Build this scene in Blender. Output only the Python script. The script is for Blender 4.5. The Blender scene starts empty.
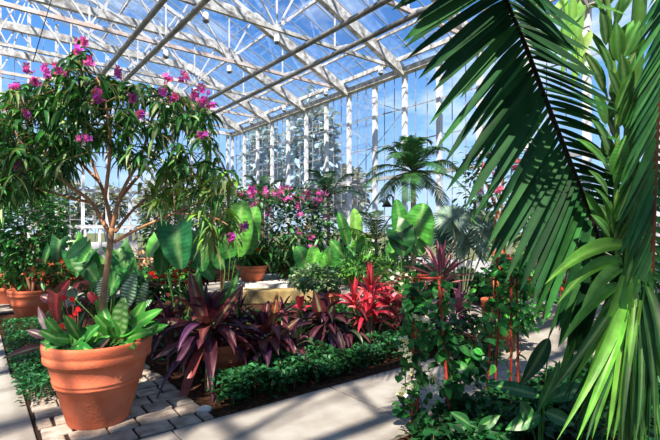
import bpy, math, random
from mathutils import Vector as V
random.seed(7)
R = random.Random(11)
SC = bpy.context.scene
COL = SC.collection
# ------------------------------------------------------------------ camera frame
TH = math.radians(38.3); F = 450.0; H = 1.4; HY = 230.0
FW = V((math.sin(TH), math.cos(TH), 0)); RT = V((math.cos(TH), -math.sin(TH), 0)); UP = V((0, 0, 1))
def W(px, py, d):
    return FW*d + RT*((px-330)*d/F) + UP*(H - (py-HY)*d/F)
def GR(px, py, z=0.0):
    d = F*(H-z)/(py-HY); return W(px, py, d)
def GD(px, d):                      # ground point under an image column at a depth
    p = W(px, HY, d); p.z = 0; return p
cam = bpy.data.cameras.new('camera'); co = bpy.data.objects.new('camera', cam); COL.objects.link(co)
cam.sensor_width = 36; cam.lens = F*36/660; cam.shift_y = (HY-220)/660.0; cam.clip_start = .02; cam.clip_end = 500
co.location = (0, 0, H); co.rotation_euler = (math.pi/2, 0, -TH); SC.camera = co

# ------------------------------------------------------------------ materials
def newmat(name):
    m = bpy.data.materials.new(name); m.use_nodes = True; nt = m.node_tree; nt.nodes.clear()
    o = nt.nodes.new('ShaderNodeOutputMaterial'); return m, nt, o
def leafmat(name, rough=.4, trans=.3, spec=.4):
    m, nt, o = newmat(name); N = nt.nodes.new; L = nt.links.new
    a = N('ShaderNodeAttribute'); a.attribute_name = 'tint'
    tc = N('ShaderNodeTexCoord'); ns = N('ShaderNodeTexNoise'); ns.inputs['Scale'].default_value = 14; L(tc.outputs['Object'], ns.inputs['Vector'])
    mr = N('ShaderNodeMapRange'); mr.inputs[1].default_value = .3; mr.inputs[2].default_value = .7; mr.inputs[3].default_value = .75; mr.inputs[4].default_value = 1.2
    L(ns.outputs['Fac'], mr.inputs[0])
    mx = N('ShaderNodeVectorMath'); mx.operation = 'SCALE'; L(a.outputs['Color'], mx.inputs[0]); L(mr.outputs[0], mx.inputs['Scale'])
    p = N('ShaderNodeBsdfPrincipled'); L(mx.outputs[0], p.inputs['Base Color']); p.inputs['Roughness'].default_value = rough; p.inputs['Specular IOR Level'].default_value = spec
    t = N('ShaderNodeBsdfTranslucent'); t2 = N('ShaderNodeVectorMath'); t2.operation = 'MULTIPLY'; t2.inputs[1].default_value = (1.5, 1.5, .8); L(mx.outputs[0], t2.inputs[0]); L(t2.outputs[0], t.inputs['Color'])
    s = N('ShaderNodeMixShader'); s.inputs[0].default_value = trans; L(p.outputs[0], s.inputs[1]); L(t.outputs[0], s.inputs[2]); L(s.outputs[0], o.inputs[0])
    return m
def solid(name, c, rough=.5, metal=0, noise=0, nscale=8, c2=None, bump=0, bscale=30, spec=.4, detail=4):
    m, nt, o = newmat(name); N = nt.nodes.new; L = nt.links.new
    p = N('ShaderNodeBsdfPrincipled'); p.inputs['Roughness'].default_value = rough; p.inputs['Metallic'].default_value = metal
    p.inputs['Specular IOR Level'].default_value = spec
    tc = N('ShaderNodeTexCoord')
    if c2 is not None:
        ns = N('ShaderNodeTexNoise'); ns.inputs['Scale'].default_value = nscale; ns.inputs['Detail'].default_value = detail; L(tc.outputs['Object'], ns.inputs['Vector'])
        r = N('ShaderNodeValToRGB'); r.color_ramp.elements[0].position = .35; r.color_ramp.elements[1].position = .65
        r.color_ramp.elements[0].color = (*c, 1); r.color_ramp.elements[1].color = (*c2, 1); L(ns.outputs['Fac'], r.inputs[0]); L(r.outputs[0], p.inputs['Base Color'])
    else: p.inputs['Base Color'].default_value = (*c, 1)
    if bump:
        nb = N('ShaderNodeTexNoise'); nb.inputs['Scale'].default_value = bscale; L(tc.outputs['Object'], nb.inputs['Vector'])
        b = N('ShaderNodeBump'); b.inputs['Strength'].default_value = bump; b.inputs['Distance'].default_value = .02; L(nb.outputs['Fac'], b.inputs['Height']); L(b.outputs[0], p.inputs['Normal'])
    L(p.outputs[0], o.inputs[0]); return m
def glassmat():
    m, nt, o = newmat('window_glass'); N = nt.nodes.new; L = nt.links.new
    t = N('ShaderNodeBsdfTransparent'); t.inputs[0].default_value = (.98, .99, 1, 1)
    g = N('ShaderNodeBsdfGlossy'); g.inputs['Roughness'].default_value = .02
    lw = N('ShaderNodeFresnel'); lw.inputs[0].default_value = 1.35
    ml = N('ShaderNodeMath'); ml.operation = 'MULTIPLY'; ml.inputs[1].default_value = .22; L(lw.outputs[0], ml.inputs[0])
    s = N('ShaderNodeMixShader'); L(ml.outputs[0], s.inputs[0]); L(t.outputs[0], s.inputs[1]); L(g.outputs[0], s.inputs[2]); L(s.outputs[0], o.inputs[0]); return m
M = dict(
    leaf=leafmat('leaf', .42, .28, .4), gloss=leafmat('glossy_leaf', .38, .13, .4), palm=leafmat('palm_leaf', .6, .12, .15), thin=leafmat('thin_leaf', .45, .45, .3), petal=leafmat('petal', .5, .35, .2),
    bark=leafmat('bark', .85, 0, .1),
    terra=solid('terracotta', (.52, .15, .075), .75, c2=(.64, .22, .125), nscale=5, bump=.15, bscale=60, spec=.15),
    soil=solid('soil', (.035, .018, .011), 1, c2=(.12, .06, .04), nscale=22, bump=1, bscale=45, spec=.05, detail=8),
    conc=solid('concrete', (.29, .27, .245), .9, c2=(.41, .38, .34), nscale=3, bump=.2, bscale=120, spec=.1, detail=8),
    paver=solid('tumbled_paver', (.27, .225, .19), .9, c2=(.50, .44, .38), nscale=9, bump=.4, bscale=40, spec=.1),
    sand=solid('joint_sand', (.05, .033, .026), 1, spec=.05),
    stone=solid('tan_stone', (.24, .19, .09), .9, c2=(.44, .36, .20), nscale=4, bump=.5, bscale=25, spec=.1),
    rock=solid('pale_rock', (.5, .48, .45), .9, c2=(.7, .68, .64), nscale=6, bump=.4, bscale=15, spec=.1),
    white=solid('white_paint', (.66, .67, .69), .45, c2=(.82, .82, .83), nscale=4),
    alu=solid('grey_aluminium', (.34, .36, .39), .45, c2=(.46, .47, .49), nscale=5),
    truss=solid('weathered_white_steel', (.36, .355, .35), .5, c2=(.85, .85, .83), nscale=5, detail=6),
    pink=solid('primed_pinkish_steel', (.62, .50, .48), .5, c2=(.82, .76, .74), nscale=5),
    rail=solid('galvanised_rail', (.17, .185, .19), .5, c2=(.36, .37, .37), nscale=3, metal=.2),
    red=solid('red_oxide_paint', (.32, .035, .02), .6, c2=(.52, .08, .045), nscale=12, bump=.3, bscale=60),
    black=solid('black_metal', (.012, .012, .014), .45),
    lampw=solid('white_lamp_housing', (.8, .8, .8), .4),
    grass=solid('outside_lawn', (.12, .15, .07), 1, c2=(.22, .22, .13), nscale=.4, spec=.05),
    shade_slab=solid('slab_with_painted_shade', (.16, .17, .20), .8, c2=(.24, .25, .28), nscale=4, spec=.2),  # blue-grey tone stands for the shadow on the slab
    glass=glassmat())

# ------------------------------------------------------------------ mesh builder
class MB:
    def __init__(s): s.v = []; s.f = []; s.c = []
    def quadstrip(s, rows, cols):
        b = len(s.v); n = len(rows[0])
        for r, c in zip(rows, cols): s.v += [tuple(p) for p in r]; s.c += c
        for i in range(len(rows)-1):
            for j in range(n-1):
                a = b+i*n+j; s.f.append((a, a+1, a+n+1, a+n))
    def box(s, lo, hi, c=(1, 1, 1)):
        b = len(s.v); x0, y0, z0 = lo; x1, y1, z1 = hi
        s.v += [(x0,y0,z0),(x1,y0,z0),(x1,y1,z0),(x0,y1,z0),(x0,y0,z1),(x1,y0,z1),(x1,y1,z1),(x0,y1,z1)]; s.c += [c]*8
        s.f += [tuple(b+i for i in q) for q in ((0,3,2,1),(4,5,6,7),(0,1,5,4),(1,2,6,5),(2,3,7,6),(3,0,4,7))]
    def beam(s, a, b_, w, h, c=(1, 1, 1)):
        a = V(a); b_ = V(b_); t = (b_-a).normalized(); u = V((0, 0, 1)) if abs(t.z) < .95 else V((0, 1, 0))
        sd = t.cross(u).normalized(); u = sd.cross(t).normalized(); b = len(s.v)
        for p in (a, b_):
            for i, j in ((-1,-1),(1,-1),(1,1),(-1,1)): s.v.append(tuple(p+sd*(i*w/2)+u*(j*h/2))); s.c.append(c)
        s.f += [tuple(b+i for i in q) for q in ((0,1,2,3),(7,6,5,4),(0,4,5,1),(1,5,6,2),(2,6,7,3),(3,7,4,0))]
    def tube(s, pts, rad, c=(.3, .2, .1), n=7, c2=None):
        pts = [V(p) for p in pts]; m = len(pts); b = len(s.v); ref = V((.31, .2, .93))
        rd = rad if isinstance(rad, (list, tuple)) else [rad]*m
        for i, p in enumerate(pts):
            t = (pts[min(i+1, m-1)]-pts[max(i-1, 0)]).normalized()
            if abs(t.dot(ref)) > .95: rr = V((1, 0, 0))
            else: rr = ref
            sd = t.cross(rr).normalized(); u = sd.cross(t)
            cc = c if c2 is None else tuple(c[k]+(c2[k]-c[k])*i/(m-1) for k in range(3))
            for k in range(n):
                a = 2*math.pi*k/n; s.v.append(tuple(p+sd*(math.cos(a)*rd[i])+u*(math.sin(a)*rd[i]))); s.c.append(cc)
        for i in range(m-1):
            for k in range(n):
                s.f.append((b+i*n+k, b+i*n+(k+1)%n, b+(i+1)*n+(k+1)%n, b+(i+1)*n+k))
        s.f.append(tuple(b+k for k in range(n))[::-1]); s.f.append(tuple(b+(m-1)*n+k for k in range(n)))
    def lathe(s, prof, c=(1, 1, 1), n=40, center=(0, 0, 0)):
        b = len(s.v); cx, cy, cz = center
        for r, z in prof:
            for k in range(n):
                a = 2*math.pi*k/n; s.v.append((cx+r*math.cos(a), cy+r*math.sin(a), cz+z)); s.c.append(c)
        for i in range(len(prof)-1):
            for k in range(n): s.f.append((b+i*n+k, b+i*n+(k+1)%n, b+(i+1)*n+(k+1)%n, b+(i+1)*n+k))
        s.f.append(tuple(b+k for k in range(n))[::-1]); s.f.append(tuple(b+(len(prof)-1)*n+k for k in range(n)))
    def build(s, name, mat, parent=None, smooth=True):
        off = parent_loc(parent) if parent else V((0, 0, 0))
        me = bpy.data.meshes.new(name)
        me.from_pydata([(p[0]-off.x, p[1]-off.y, p[2]-off.z) for p in s.v], [], s.f)
        at = me.color_attributes.new('tint', 'FLOAT_COLOR', 'POINT')
        at.data.foreach_set('color', [k for c in s.c for k in (c[0], c[1], c[2], 1)])
        if smooth: me.polygons.foreach_set('use_smooth', [True]*len(me.polygons))
        me.materials.append(mat); me.update()
        o = bpy.data.objects.new(name, me); COL.objects.link(o)
        if parent: o.parent = parent
        return o
def parent_loc(o):
    l = V(o.location)
    while o.parent: o = o.parent; l += V(o.location)
    return l
def tag(o, label=None, cat=None, group=None, kind=None):
    if label: o['label'] = label
    if cat: o['category'] = cat
    if group: o['group'] = group
    if kind: o['kind'] = kind
    return o
def thing(name, label, cat, loc, group=None):
    o = bpy.data.objects.new(name, None); COL.objects.link(o); o.location = loc; o.empty_display_size = .1
    return tag(o, label, cat, group)
def single(mb, name, mat, loc, label, cat, group=None, kind=None, smooth=True):
    o = mb.build(name, mat, None, smooth); l = V(loc)
    o.data.transform(__import__('mathutils').Matrix.Translation(-l)); o.location = l
    return tag(o, label, cat, group, kind)
def jit(c, a=.25, rng=R):
    k = 1+rng.uniform(-a, a); return (c[0]*k*(1+rng.uniform(-a, a)*.4), c[1]*k, c[2]*k*(1+rng.uniform(-a, a)*.4))
def mixc(a, b, t): return tuple(a[i]+(b[i]-a[i])*t for i in range(3))
def spline(P, n):
    P = [V(p) for p in P]; out = []; m = len(P)-1
    for i in range(n+1):
        t = i/n*m; k = min(int(t), m-1); u = t-k
        p0, p1, p2, p3 = P[max(k-1, 0)], P[k], P[k+1], P[min(k+2, m)]
        out.append(.5*((2*p1)+(p2-p0)*u+(2*p0-5*p1+4*p2-p3)*u*u+(3*p1-p0-3*p2+p3)*u**3))
    return out
PROF = dict(
    lance=lambda t: math.sin(math.pi*min(1, t**.75))**.9,
    strap=lambda t: (min(1, .35+t*5))*(1-max(0, (t-.55)/.45)**1.8),
    oval=lambda t: math.sin(math.pi*t**.85)**.65,
    heart=lambda t: (1-t)**.62*(.80+.55*t) if t > 0 else .8,
    blade=lambda t: (.55+.45*min(1, t*4))*(1-t**2.2),
    paddle=lambda t: math.sin(math.pi*min(1, .03+t*.97)**.8)**.55)
def leaf(mb, A, B, C, width, nrm, prof='lance', col=(.05, .2, .05), seg=5, nx=3, fold=.18, vein=None, edge=None, tip=None, stripe=None, wave=0, lobe=0, split=0):
    """a blade along the quadratic curve A-B-C, facing nrm"""
    A = V(A); B = V(B); C = V(C); nrm = V(nrm); L = (C-A).length; f = PROF[prof]
    rows = []; cols = []
    for i in range(seg+1):
        t = i/seg; p = A*(1-t)**2+B*(2*t*(1-t))+C*t*t; tg = (B-A)*(1-t)+(C-B)*t
        if tg.length < 1e-6: tg = C-A
        tg.normalize(); sd = tg.cross(nrm)
        if sd.length < 1e-4: sd = tg.cross(V((.3, .5, .8)))
        sd.normalize(); n2 = sd.cross(tg); w = max(0, f(t))*width/2
        if split and i % 2: w *= 1-split
        row = []; cc = []
        for j in range(nx):
            q = 2*j/(nx-1)-1
            off = abs(q)*fold*w*2 + wave*w*math.sin(t*19+q*2)*abs(q)
            row.append(p+sd*(q*w)+n2*off-tg*(lobe*L*abs(q)*(1-t)**4))
            c = col
            if stripe and abs(q) > .1 and abs(q) < .95 and i % 2: c = stripe
            if vein and abs(q) < .01: c = vein
            if edge and abs(q) > .95: c = edge
            if tip: c = mixc(c, tip, max(0, t-.7)/.3)
            cc.append(c)
        rows.append(row); cols.append(cc)
    mb.quadstrip(rows, cols)
def dleaf(mb, A, d, L, width, col, droop=.3, prof='lance', seg=4, nrm=None, **k):
    d = V(d).normalized(); A = V(A); C = A+d*L*(1-.3*droop)-UP*(droop*L); B = A+d*(L*.55)
    leaf(mb, A, B, C, width, nrm if nrm is not None else UP+V((R.uniform(-.5, .5), R.uniform(-.5, .5), 0)), prof, col, seg, **k)
def rdir(zlo=-1, zhi=1, rng=R):
    z = rng.uniform(zlo, zhi); a = rng.uniform(0, 2*math.pi); r = math.sqrt(max(0, 1-z*z)); return V((r*math.cos(a), r*math.sin(a), z))
TOCAM = -FW
# ------------------------------------------------------------------ the greenhouse shell
XR, XL, RX, YB, YF = 12.0, -14.0, -1.0, 24.54, -7.28
EZ, SL = 7.05, .445
def roofz(x): return EZ+SL*(XR-x) if x >= RX else EZ+SL*(x-XL)
def struct(mb, name, mat, parent=None, smooth=False):
    o = mb.build(name, mat, parent, smooth)
    if not parent: o['kind'] = 'structure'
    return o
m = MB(); m.box((XL, YF, -.2), (XR+.1, YB+.1, 0)); struct(m, 'floor', M['soil'])
m = MB(); m.box((-150, -150, -.4), (200, 250, -.22)); struct(m, 'lawn', M['grass'])
# concrete paths
def slab(name, x0, y0, x1, y1, z=.025, mat='conc', joints=()):
    m = MB(); m.box((x0, y0, 0), (x1, y1, z)); return struct(m, name, M[mat])
def path(name, rects):
    m = MB()
    for x0, y0, x1, y1 in rects: m.box((x0, y0, -.01), (x1, y1, .025))
    o = struct(m, name, M['conc']); b = o.modifiers.new('b', 'BEVEL'); b.width = .006; b.segments = 2
path('concrete_path', [(-3, 2.08, 1.06, 3.1), (1.07, 2.08, 2.44, 3.1), (2.455, 2.08, 3.85, 3.1), (3.865, 2.08, 5.2, 3.1), (5.215, 2.08, 7.2, 3.1)])
path('concrete_path', [(-3.2, 3.115, .32, 5.2), (-3.2, 5.215, .27, 7.3), (-3.2, 7.315, .25, 9.35), (-3.2, 9.365, .25, 11.2)])
path('concrete_path', [(.265, 9.365, 3, 11.2), (3.015, 9.365, 5.7, 11.2), (5.715, 9.365, 8.6, 11.2)])
path('concrete_path', [(5.215, 3.115, 7.2, 5.2), (5.215, 5.215, 7.2, 7.3), (5.3, 7.315, 7.2, 9.35), (7.215, 2.6, 10.5, 4.6)])
# tumbled pavers around the big pot
m = MB(); m.box((.33, 3.11, -.01), (1.40, 4.85, .012)); struct(m, 'paving_bed', M['sand'])
m = MB(); y = 3.125; r_ = 0
while y < 4.8:
    x = .345-(r_ % 2)*.1; h_ = .19
    while x < 1.38:
        w_ = R.choice([.2, .24, .28]); x0 = max(x, .34)+R.uniform(0, .012); x1 = min(x+w_, 1.395)-.012
        if x1-x0 > .05:
            b = len(m.v); m.box((x0, y+R.uniform(0, .01), .0), (x1, y+h_-.014-R.uniform(0, .006), .028+R.uniform(-.004, .004)))
            a = R.uniform(-.03, .03); cx, cy = (x0+x1)/2, y+h_/2
            m.v[b:] = [(cx+(p[0]-cx)*math.cos(a)-(p[1]-cy)*math.sin(a), cy+(p[0]-cx)*math.sin(a)+(p[1]-cy)*math.cos(a), p[2]+R.uniform(-.002, .002)) for p in m.v[b:]]
        x += w_
    y += h_; r_ += 1
o = struct(m, 'brick_paving', M['paver']); b = o.modifiers.new('b', 'BEVEL'); b.width = .012; b.segments = 2

TR = [10.9+3.03*k for k in range(-6, 5)]
# walls: posts, rails, panes
WN = [0]
def wall(name, a, b, npost, top, knee=.45, outdir=None, mull=2, braces=()):
    a = V(a); b = V(b); w = bpy.data.objects.new(name, None); COL.objects.link(w); w['kind'] = 'structure'
    t = (b-a).normalized()
    m = MB(); m.beam(a+UP*knee/2, b+UP*knee/2, .18, knee); struct(m, 'knee_wall', M['white'], w)
    st = (b-a)/npost
    for i in range(npost+1):
        p = a+st*i; m = MB(); m.beam(p+UP*.0, p+UP*top(p), .13, .17); m.beam(p-t.cross(UP)*.0+UP*.1, p+UP*.16, .22, .22); struct(m, 'post', M['white'], w)
    for z, th in ((3.33, .17),):
        m = MB(); m.beam(a+UP*z, b+UP*z, .12, th*.75); struct(m, 'transom', M['alu'], w)
    for i in range(npost):
        WN[0] += 1; p = a+st*i; q = a+st*(i+1); z1 = min(top(p), top(q)); wo = bpy.data.objects.new('window_%d' % WN[0], None); COL.objects.link(wo); wo['kind'] = 'structure'
        m = MB()
        for k in range(1, mull+1):
            s_ = p+(q-p)*(k/(mull+1)); m.beam(s_+UP*knee, s_+UP*top(s_), .022, .022)
        z = 3.33+1.2
        while z < z1-.4: m.beam(p+UP*z, q+UP*z, .022, .035); z += 1.2
        m.beam(p+UP*1.9, q+UP*1.9, .03, .045)
        struct(m, 'glazing_bar', M['alu'], wo)
        m = MB(); n_ = len(m.v); m.v += [tuple(p+UP*knee), tuple(q+UP*knee), tuple(q+UP*top(q)), tuple(p+UP*top(p))]; m.c += [(1, 1, 1)]*4; m.f.append((0, 1, 2, 3)); struct(m, 'pane', M['glass'], wo)
    return w
npr = 21
wr = wall('wall_right', (XR, YF, 0), (XR, YB, 0), npr, lambda p: EZ)
m = MB(); m.beam((XR-.05, YF, EZ-.02), (XR-.05, YB, EZ-.02), .26, .2); struct(m, 'gutter', M['truss'], wr)
m = MB(); m.beam((XR-.35, YF, EZ+.3), (XR-.35, YB, EZ+.3), .1, .14); struct(m, 'eave_beam', M['truss'], wr)
for (ya, yb, za, zb) in ((10.9, 13.93, 3.4, 5.6), (13.93, 10.9, 3.4, 5.6), (10.9, 13.93, 5.6, 6.95)):
    m = MB(); m.tube([(XR-.1, ya, za), (XR-.1, yb, zb)], .012, n=5); struct(m, 'brace_rod', M['alu'], wr)
wb = wall('wall_back', (XR-.3, YB, 0), (RX-5.72, YB, 0), 17, lambda p: roofz(p.x), mull=1)
m = MB(); m.beam((XR, YB-.1, EZ), (XL, YB-.1, EZ), .16, .2); struct(m, 'eave_beam', M['white'], wb)
wl = wall('wall_left', (XL, YF, 0), (XL, YB, 0), 21, lambda p: EZ, mull=1)
# vestibule at the foot of the back wall
ve = thing('vestibule', 'low white vestibule with windows at the far glass wall behind the tree trunk', 'vestibule', (4.6, 23.6, 0)); ve['kind'] = 'structure'
m = MB(); m.beam((2.6, 23.5, 1.55), (6.2, 23.5, 1.55), 1.7, .16); struct(m, 'roof_slab', M['white'], ve)
m = MB()
for x in (2.7, 3.3, 3.9, 4.5, 5.1, 5.6, 6.1): m.beam((x, 22.75, 0), (x, 22.75, 1.5), .09, .16)
struct(m, 'wall_stud', M['white'], ve)
m = MB(); m.beam((2.7, 22.75, .45), (6.1, 22.75, .45), .1, .8); struct(m, 'lower_panel', M['white'], ve)
m = MB(); m.v += [(2.7, 22.8, .85), (6.1, 22.8, .85), (6.1, 22.8, 1.5), (2.7, 22.8, 1.5)]; m.c += [(1,)*3]*4; m.f.append((0, 1, 2, 3)); struct(m, 'pane', M['glass'], ve)
# roof
ce = bpy.data.objects.new('ceiling', None); COL.objects.link(ce); ce['kind'] = 'structure'
for side in (1, -1):
    ex = XR if side == 1 else XL
    def rx(u): return ex+(RX-ex)*u
    for u in ([.112, .27, .42, .56, .7, .85, 1] if side == 1 else [.15, .3, .46, .63, .8, 1]):
        x = rx(u); m = MB(); m.beam((x, YF, roofz(x)+.05), (x, YB, roofz(x)+.05), .06, .08); struct(m, 'purlin', M['truss'], ce)
    ys = [YF]+TR+[YB]
    ys = [YF]+[t for t in TR if t > YF+.1]+[YB]
    for i in range(len(ys)-1):
        m = MB(); y0, y1 = ys[i], ys[i+1]; n = 4
        for k in range(n):
            y = y0+(y1-y0)*(k+.5)/n if False else y0+(y1-y0)*k/n
            m.beam((ex, y, roofz(ex)+.14), (RX, y, roofz(RX)+.14), .024, .03)
        for u in [(k+.5)/8 for k in range(8)]:
            x = rx(u); m.beam((x, y0, roofz(x)+.14), (x, y1, roofz(x)+.14), .016, .02)
        g = struct(m, 'roof_light', M['alu'], ce)
        m = MB(); m.v += [(ex, y0, roofz(ex)+.17), (ex, y1, roofz(ex)+.17), (RX, y1, roofz(RX)+.17), (RX, y0, roofz(RX)+.17)]; m.c += [(1,)*3]*4; m.f.append((0, 1, 2, 3)); struct(m, 'pane', M['glass'], g)
TZ = EZ+.02; CZ = 9.05
for ti, y in enumerate(TR):
    tr = bpy.data.objects.new('roof_truss', None); COL.objects.link(tr); tr.parent = ce
    for side in (1, -1):
        fx = (lambda x: x) if side == 1 else (lambda x: 2*RX-x)
        P = lambda x, z: (fx(x), y, z)
        m = MB(); m.beam(P(XR-.1, EZ-.05), P(7.6, roofz(7.6)-.22), .2, .34); struct(m, 'rafter', M['truss'], tr)
        m = MB(); m.beam(P(7.8, roofz(7.6)-.22), P(RX, roofz(7.6)-.22), .18, .28); struct(m, 'collar_beam', M['truss'], tr)
        m = MB(); m.beam(P(7.6, roofz(7.6)-.16), P(RX, roofz(RX)-.16), .09, .14); struct(m, 'upper_rafter', M['white'], tr)
        m = MB(); m.beam(P(XR-.9, TZ), P(RX, TZ), .09, .11); m.beam(P(XR-.9, TZ), P(XR-.2, TZ+.3), .06, .06); struct(m, 'tie', M['pink'] if ti % 2 else M['truss'], tr)
        m = MB()
        for x0, x1 in ((8.8, 10.1), (6.7, 7.6), (6.7, 8.8-.6), (6.7, 5.4), (4.6, 5.4), (4.6, 3.5), (2.5, 3.5), (2.5, 1.2), (.4, 1.2), (.4, -1)):
            zt = min(roofz(x1), CZ)-.25; m.beam(P(x0, TZ), P(x1, zt), .045, .045)
        for x0 in (6.7, 8.8, 4.6, 2.5): m.beam(P(x0, TZ), P(x0, min(roofz(x0), CZ)-.2), .04, .04)
        for x0, x1 in ((5.6, 6.0), (5.6, 3.9), (3.5, 3.9), (3.5, 1.9), (1.2, 1.9), (1.2, -.6), (-.8, -.6)):
            m.beam(P(x0, CZ-.2), P(x1, roofz(x1)-.2), .045, .045)
        struct(m, 'web_strut', M['white'], tr)
for x in (3.55, 4.35, 7.75, 8.85):
    m = MB(); m.tube([(x, YF, TZ-.16), (x, YB-.3, TZ-.16)], .075, n=10)
    for y in TR: m.beam((x, y, TZ-.2), (x, y, TZ+.02), .05, .05)
    struct(m, 'rail', M['rail'], ce, True)
# lamps under the ties
LW = ['nearest the camera', 'second', 'third', 'fourth']
def lamp(x, y, label):
    o = thing('pendant_lamp', label, 'lamp', (x, y, TZ-.05), 'white lamps under the roof ties')
    m = MB(); m.tube([(x, y, TZ-.05), (x, y, TZ-.16)], .015, (.8,)*3, 6); m.build('stem', M['lampw'], o)
    m = MB(); m.lathe([(.03, -.15), (.075, -.18), (.085, -.34), (.09, -.38)], n=14, center=(x, y, TZ)); m.build('lamp_shade', M['lampw'], o)
    m = MB(); m.lathe([(.07, -.381), (.06, -.41), (.02, -.43)], n=12, center=(x, y, TZ)); m.build('bulb', M['rail'], o)
where = {10.9: 'nearest visible roof tie', 13.93: 'second roof tie', 16.96: 'third roof tie', 19.99: 'fourth roof tie'}
for y in (10.9, 13.93, 16.96, 19.99):
    for x, s_ in ((10.8, 'at the right wall end of the'), (6.7, 'at the middle of the'), (4.6, 'left of the middle of the')):
        if (x, y) in ((4.6, 16.96), (4.6, 19.99)): continue
        lamp(x, y, 'small white cylindrical lamp hanging %s %s' % (s_, where[y]))
m = MB(); a = W(53, -6, 9); b = W(33, 62, 9); m.tube([a, (a+b)/2, b], .008, (.1, .09, .1), 5); single(m, 'hanging_cable', M['black'], b, 'thin dark cable slanting down from roof above the pink-flowered tree', 'cable')

# ------------------------------------------------------------------ terracotta pots
def pot(c, h, rt, rb, label, group=None, soil=True):
    o = thing('terracotta_pot', label, 'pot', c, group); s = h
    pr = [(rb*.96, 0), (rb, .012), (rb+(rt-rb)*.46, s*.475), (rb+(rt-rb)*.50+.006, s*.49), (rb+(rt-rb)*.52+.006, s*.51), (rb+(rt-rb)*.53, s*.525), (rb+(rt-rb)*.55+.006, s*.54), (rb+(rt-rb)*.57+.006, s*.555), (rb+(rt-rb)*.575, s*.57),
          (rb+(rt-rb)*.78, s*.765), (rt*.945, s*.775), (rt*.975, s*.79), (rt*.978, s*.86), (rt*.965, s*.875), (rt*.985, s*.89), (rt, s*.97), (rt*.99, s), (rt*.93, s), (rt*.9, s*.985), (rt*.86, s*.85)]
    m = MB(); m.lathe(pr, n=56, center=c); m.build('body', M['terra'], o)
    m = MB(); m.lathe([(rt*.85, s*.86), (rt*.5, s*.9), (.01, s*.92)], n=24, center=c); m.build('soil', M['soil'], o)
    return o
PA = GD(99, 3.27); PA.z = .027
pot(PA, .59, .362, .205, 'big front terracotta pot with banded rim on the tumbled pavers')
PB = GD(34, 7.2); PB.z = 0
pot(PB, .46, .36, .24, 'terracotta pot at the left edge under the small-leaved bush')
PB2 = GD(14, 8.6); pot(PB2, .55, .4, .25, 'partly hidden terracotta pot furthest left, behind another pot')
PC = GD(252, 10.3); PC.z = .24
pot(PC, .36, .35, .235, 'terracotta pot on the pale path behind the tan stone block')
PD = GR(327, 312); pot(PD, .36, .24, .17, 'small terracotta pot right of the tan stone block under silvery foliage')
PE = GR(226, 374, 0); pot(PE, .33, .25, .17, 'terracotta pot mostly hidden behind the front purple cordyline stems')
PE2 = GR(243, 346, 0); pot(PE2, .26, .17, .12, 'small terracotta pot glimpsed between two purple cordylines')
PF = GR(497, 345); pot(PF, .56, .19, .14, 'tall terracotta pot behind the red trellis on the right')

# stone ledge, slab
def rough_box(lo, hi, n=(10, 3, 3), a=.02):
    m = MB(); m.box(lo, hi); return m
lc = (GR(281, 303)); X0 = lc.x
tb = MB(); tb.beam(GR(243, 303)+UP*.13, GR(313, 302)+UP*.13, .38, .26)
o = single(tb, 'stone_block', M['stone'], lc, 'long tan mossy stone block lying between the purple and red plants', 'stone block', smooth=False)
b = o.modifiers.new('b', 'BEVEL'); b.width = .025; b.segments = 3
tb = MB(); tb.beam(GR(240, 290)+UP*.14, GR(292, 288)+UP*.14, .7, .16)
o = single(tb, 'shade_toned_slab', M['shade_slab'], GR(266, 289), 'stone slab behind the tan block, shadow painted in as dark blue-grey', 'stone slab', smooth=False)  # shadow over the paving is put into the slab colour
b = o.modifiers.new('b', 'BEVEL'); b.width = .02; b.segments = 2
tb = MB(); a_ = GD(240, 10.9); b_ = GD(298, 10.7); tb.beam(a_+UP*.12, b_+UP*.12, 2.2, .24)
o = single(tb, 'pale_slab', M['rock'], GD(262, 11.3), 'pale concrete platform under the middle terracotta pot', 'platform', smooth=False)
import bmesh
def rock(c, r, label):
    bm = bmesh.new(); bmesh.ops.create_icosphere(bm, subdivisions=3, radius=r)
    for v in bm.verts:
        k = 1+.15*math.sin(v.co.x*40+1)*math.cos(v.co.y*33)+R.uniform(-.03, .03); v.co = V((v.co.x*k*1.3, v.co.y*k, v.co.z*k*.6))
    me = bpy.data.meshes.new('rock'); bm.to_mesh(me); bm.free(); me.materials.append(M['rock'])
    for p in me.polygons: p.use_smooth = True
    o = bpy.data.objects.new('rock', me); COL.objects.link(o); o.location = V(c)+UP*r*.4; tag(o, label, 'rock')
rock(GR(204, 412), .045, 'pale stone at the corner of the soil bed beside the pavers')

# ------------------------------------------------------------------ plant builders
G1 = (.035, .15, .03); G2 = (.06, .24, .045); GD_ = (.014, .065, .02); GB = (.11, .36, .05); GY = (.24, .42, .07); OL = (.20, .30, .09)
MAG = (.62, .08, .42); PINK = (.72, .16, .46); PUR = (.45, .08, .52)
BARK = (.30, .17, .10)
def flowers(parent, pts, r=.035, n=9, cols=(MAG, PUR, PINK), name='flower_cluster', petal=.03, mat='petal'):
    for c in pts:
        m = MB()
        for _ in range(n):
            p = V(c)+rdir()*r*R.uniform(.2, 1); ax = rdir(-.3, 1); cl = jit(R.choice(cols), .3)
            u = ax.orthogonal().normalized(); w = ax.cross(u)
            for k in range(4):
                a = k*math.pi/2; d = u*math.cos(a)+w*math.sin(a)+ax*.3
                leaf(m, p, p+d*petal*.5+ax*petal*.1, p+d*petal, petal*.8, ax, 'oval', cl, 2, fold=.1)
        m.build(name, M[mat], parent)
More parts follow.
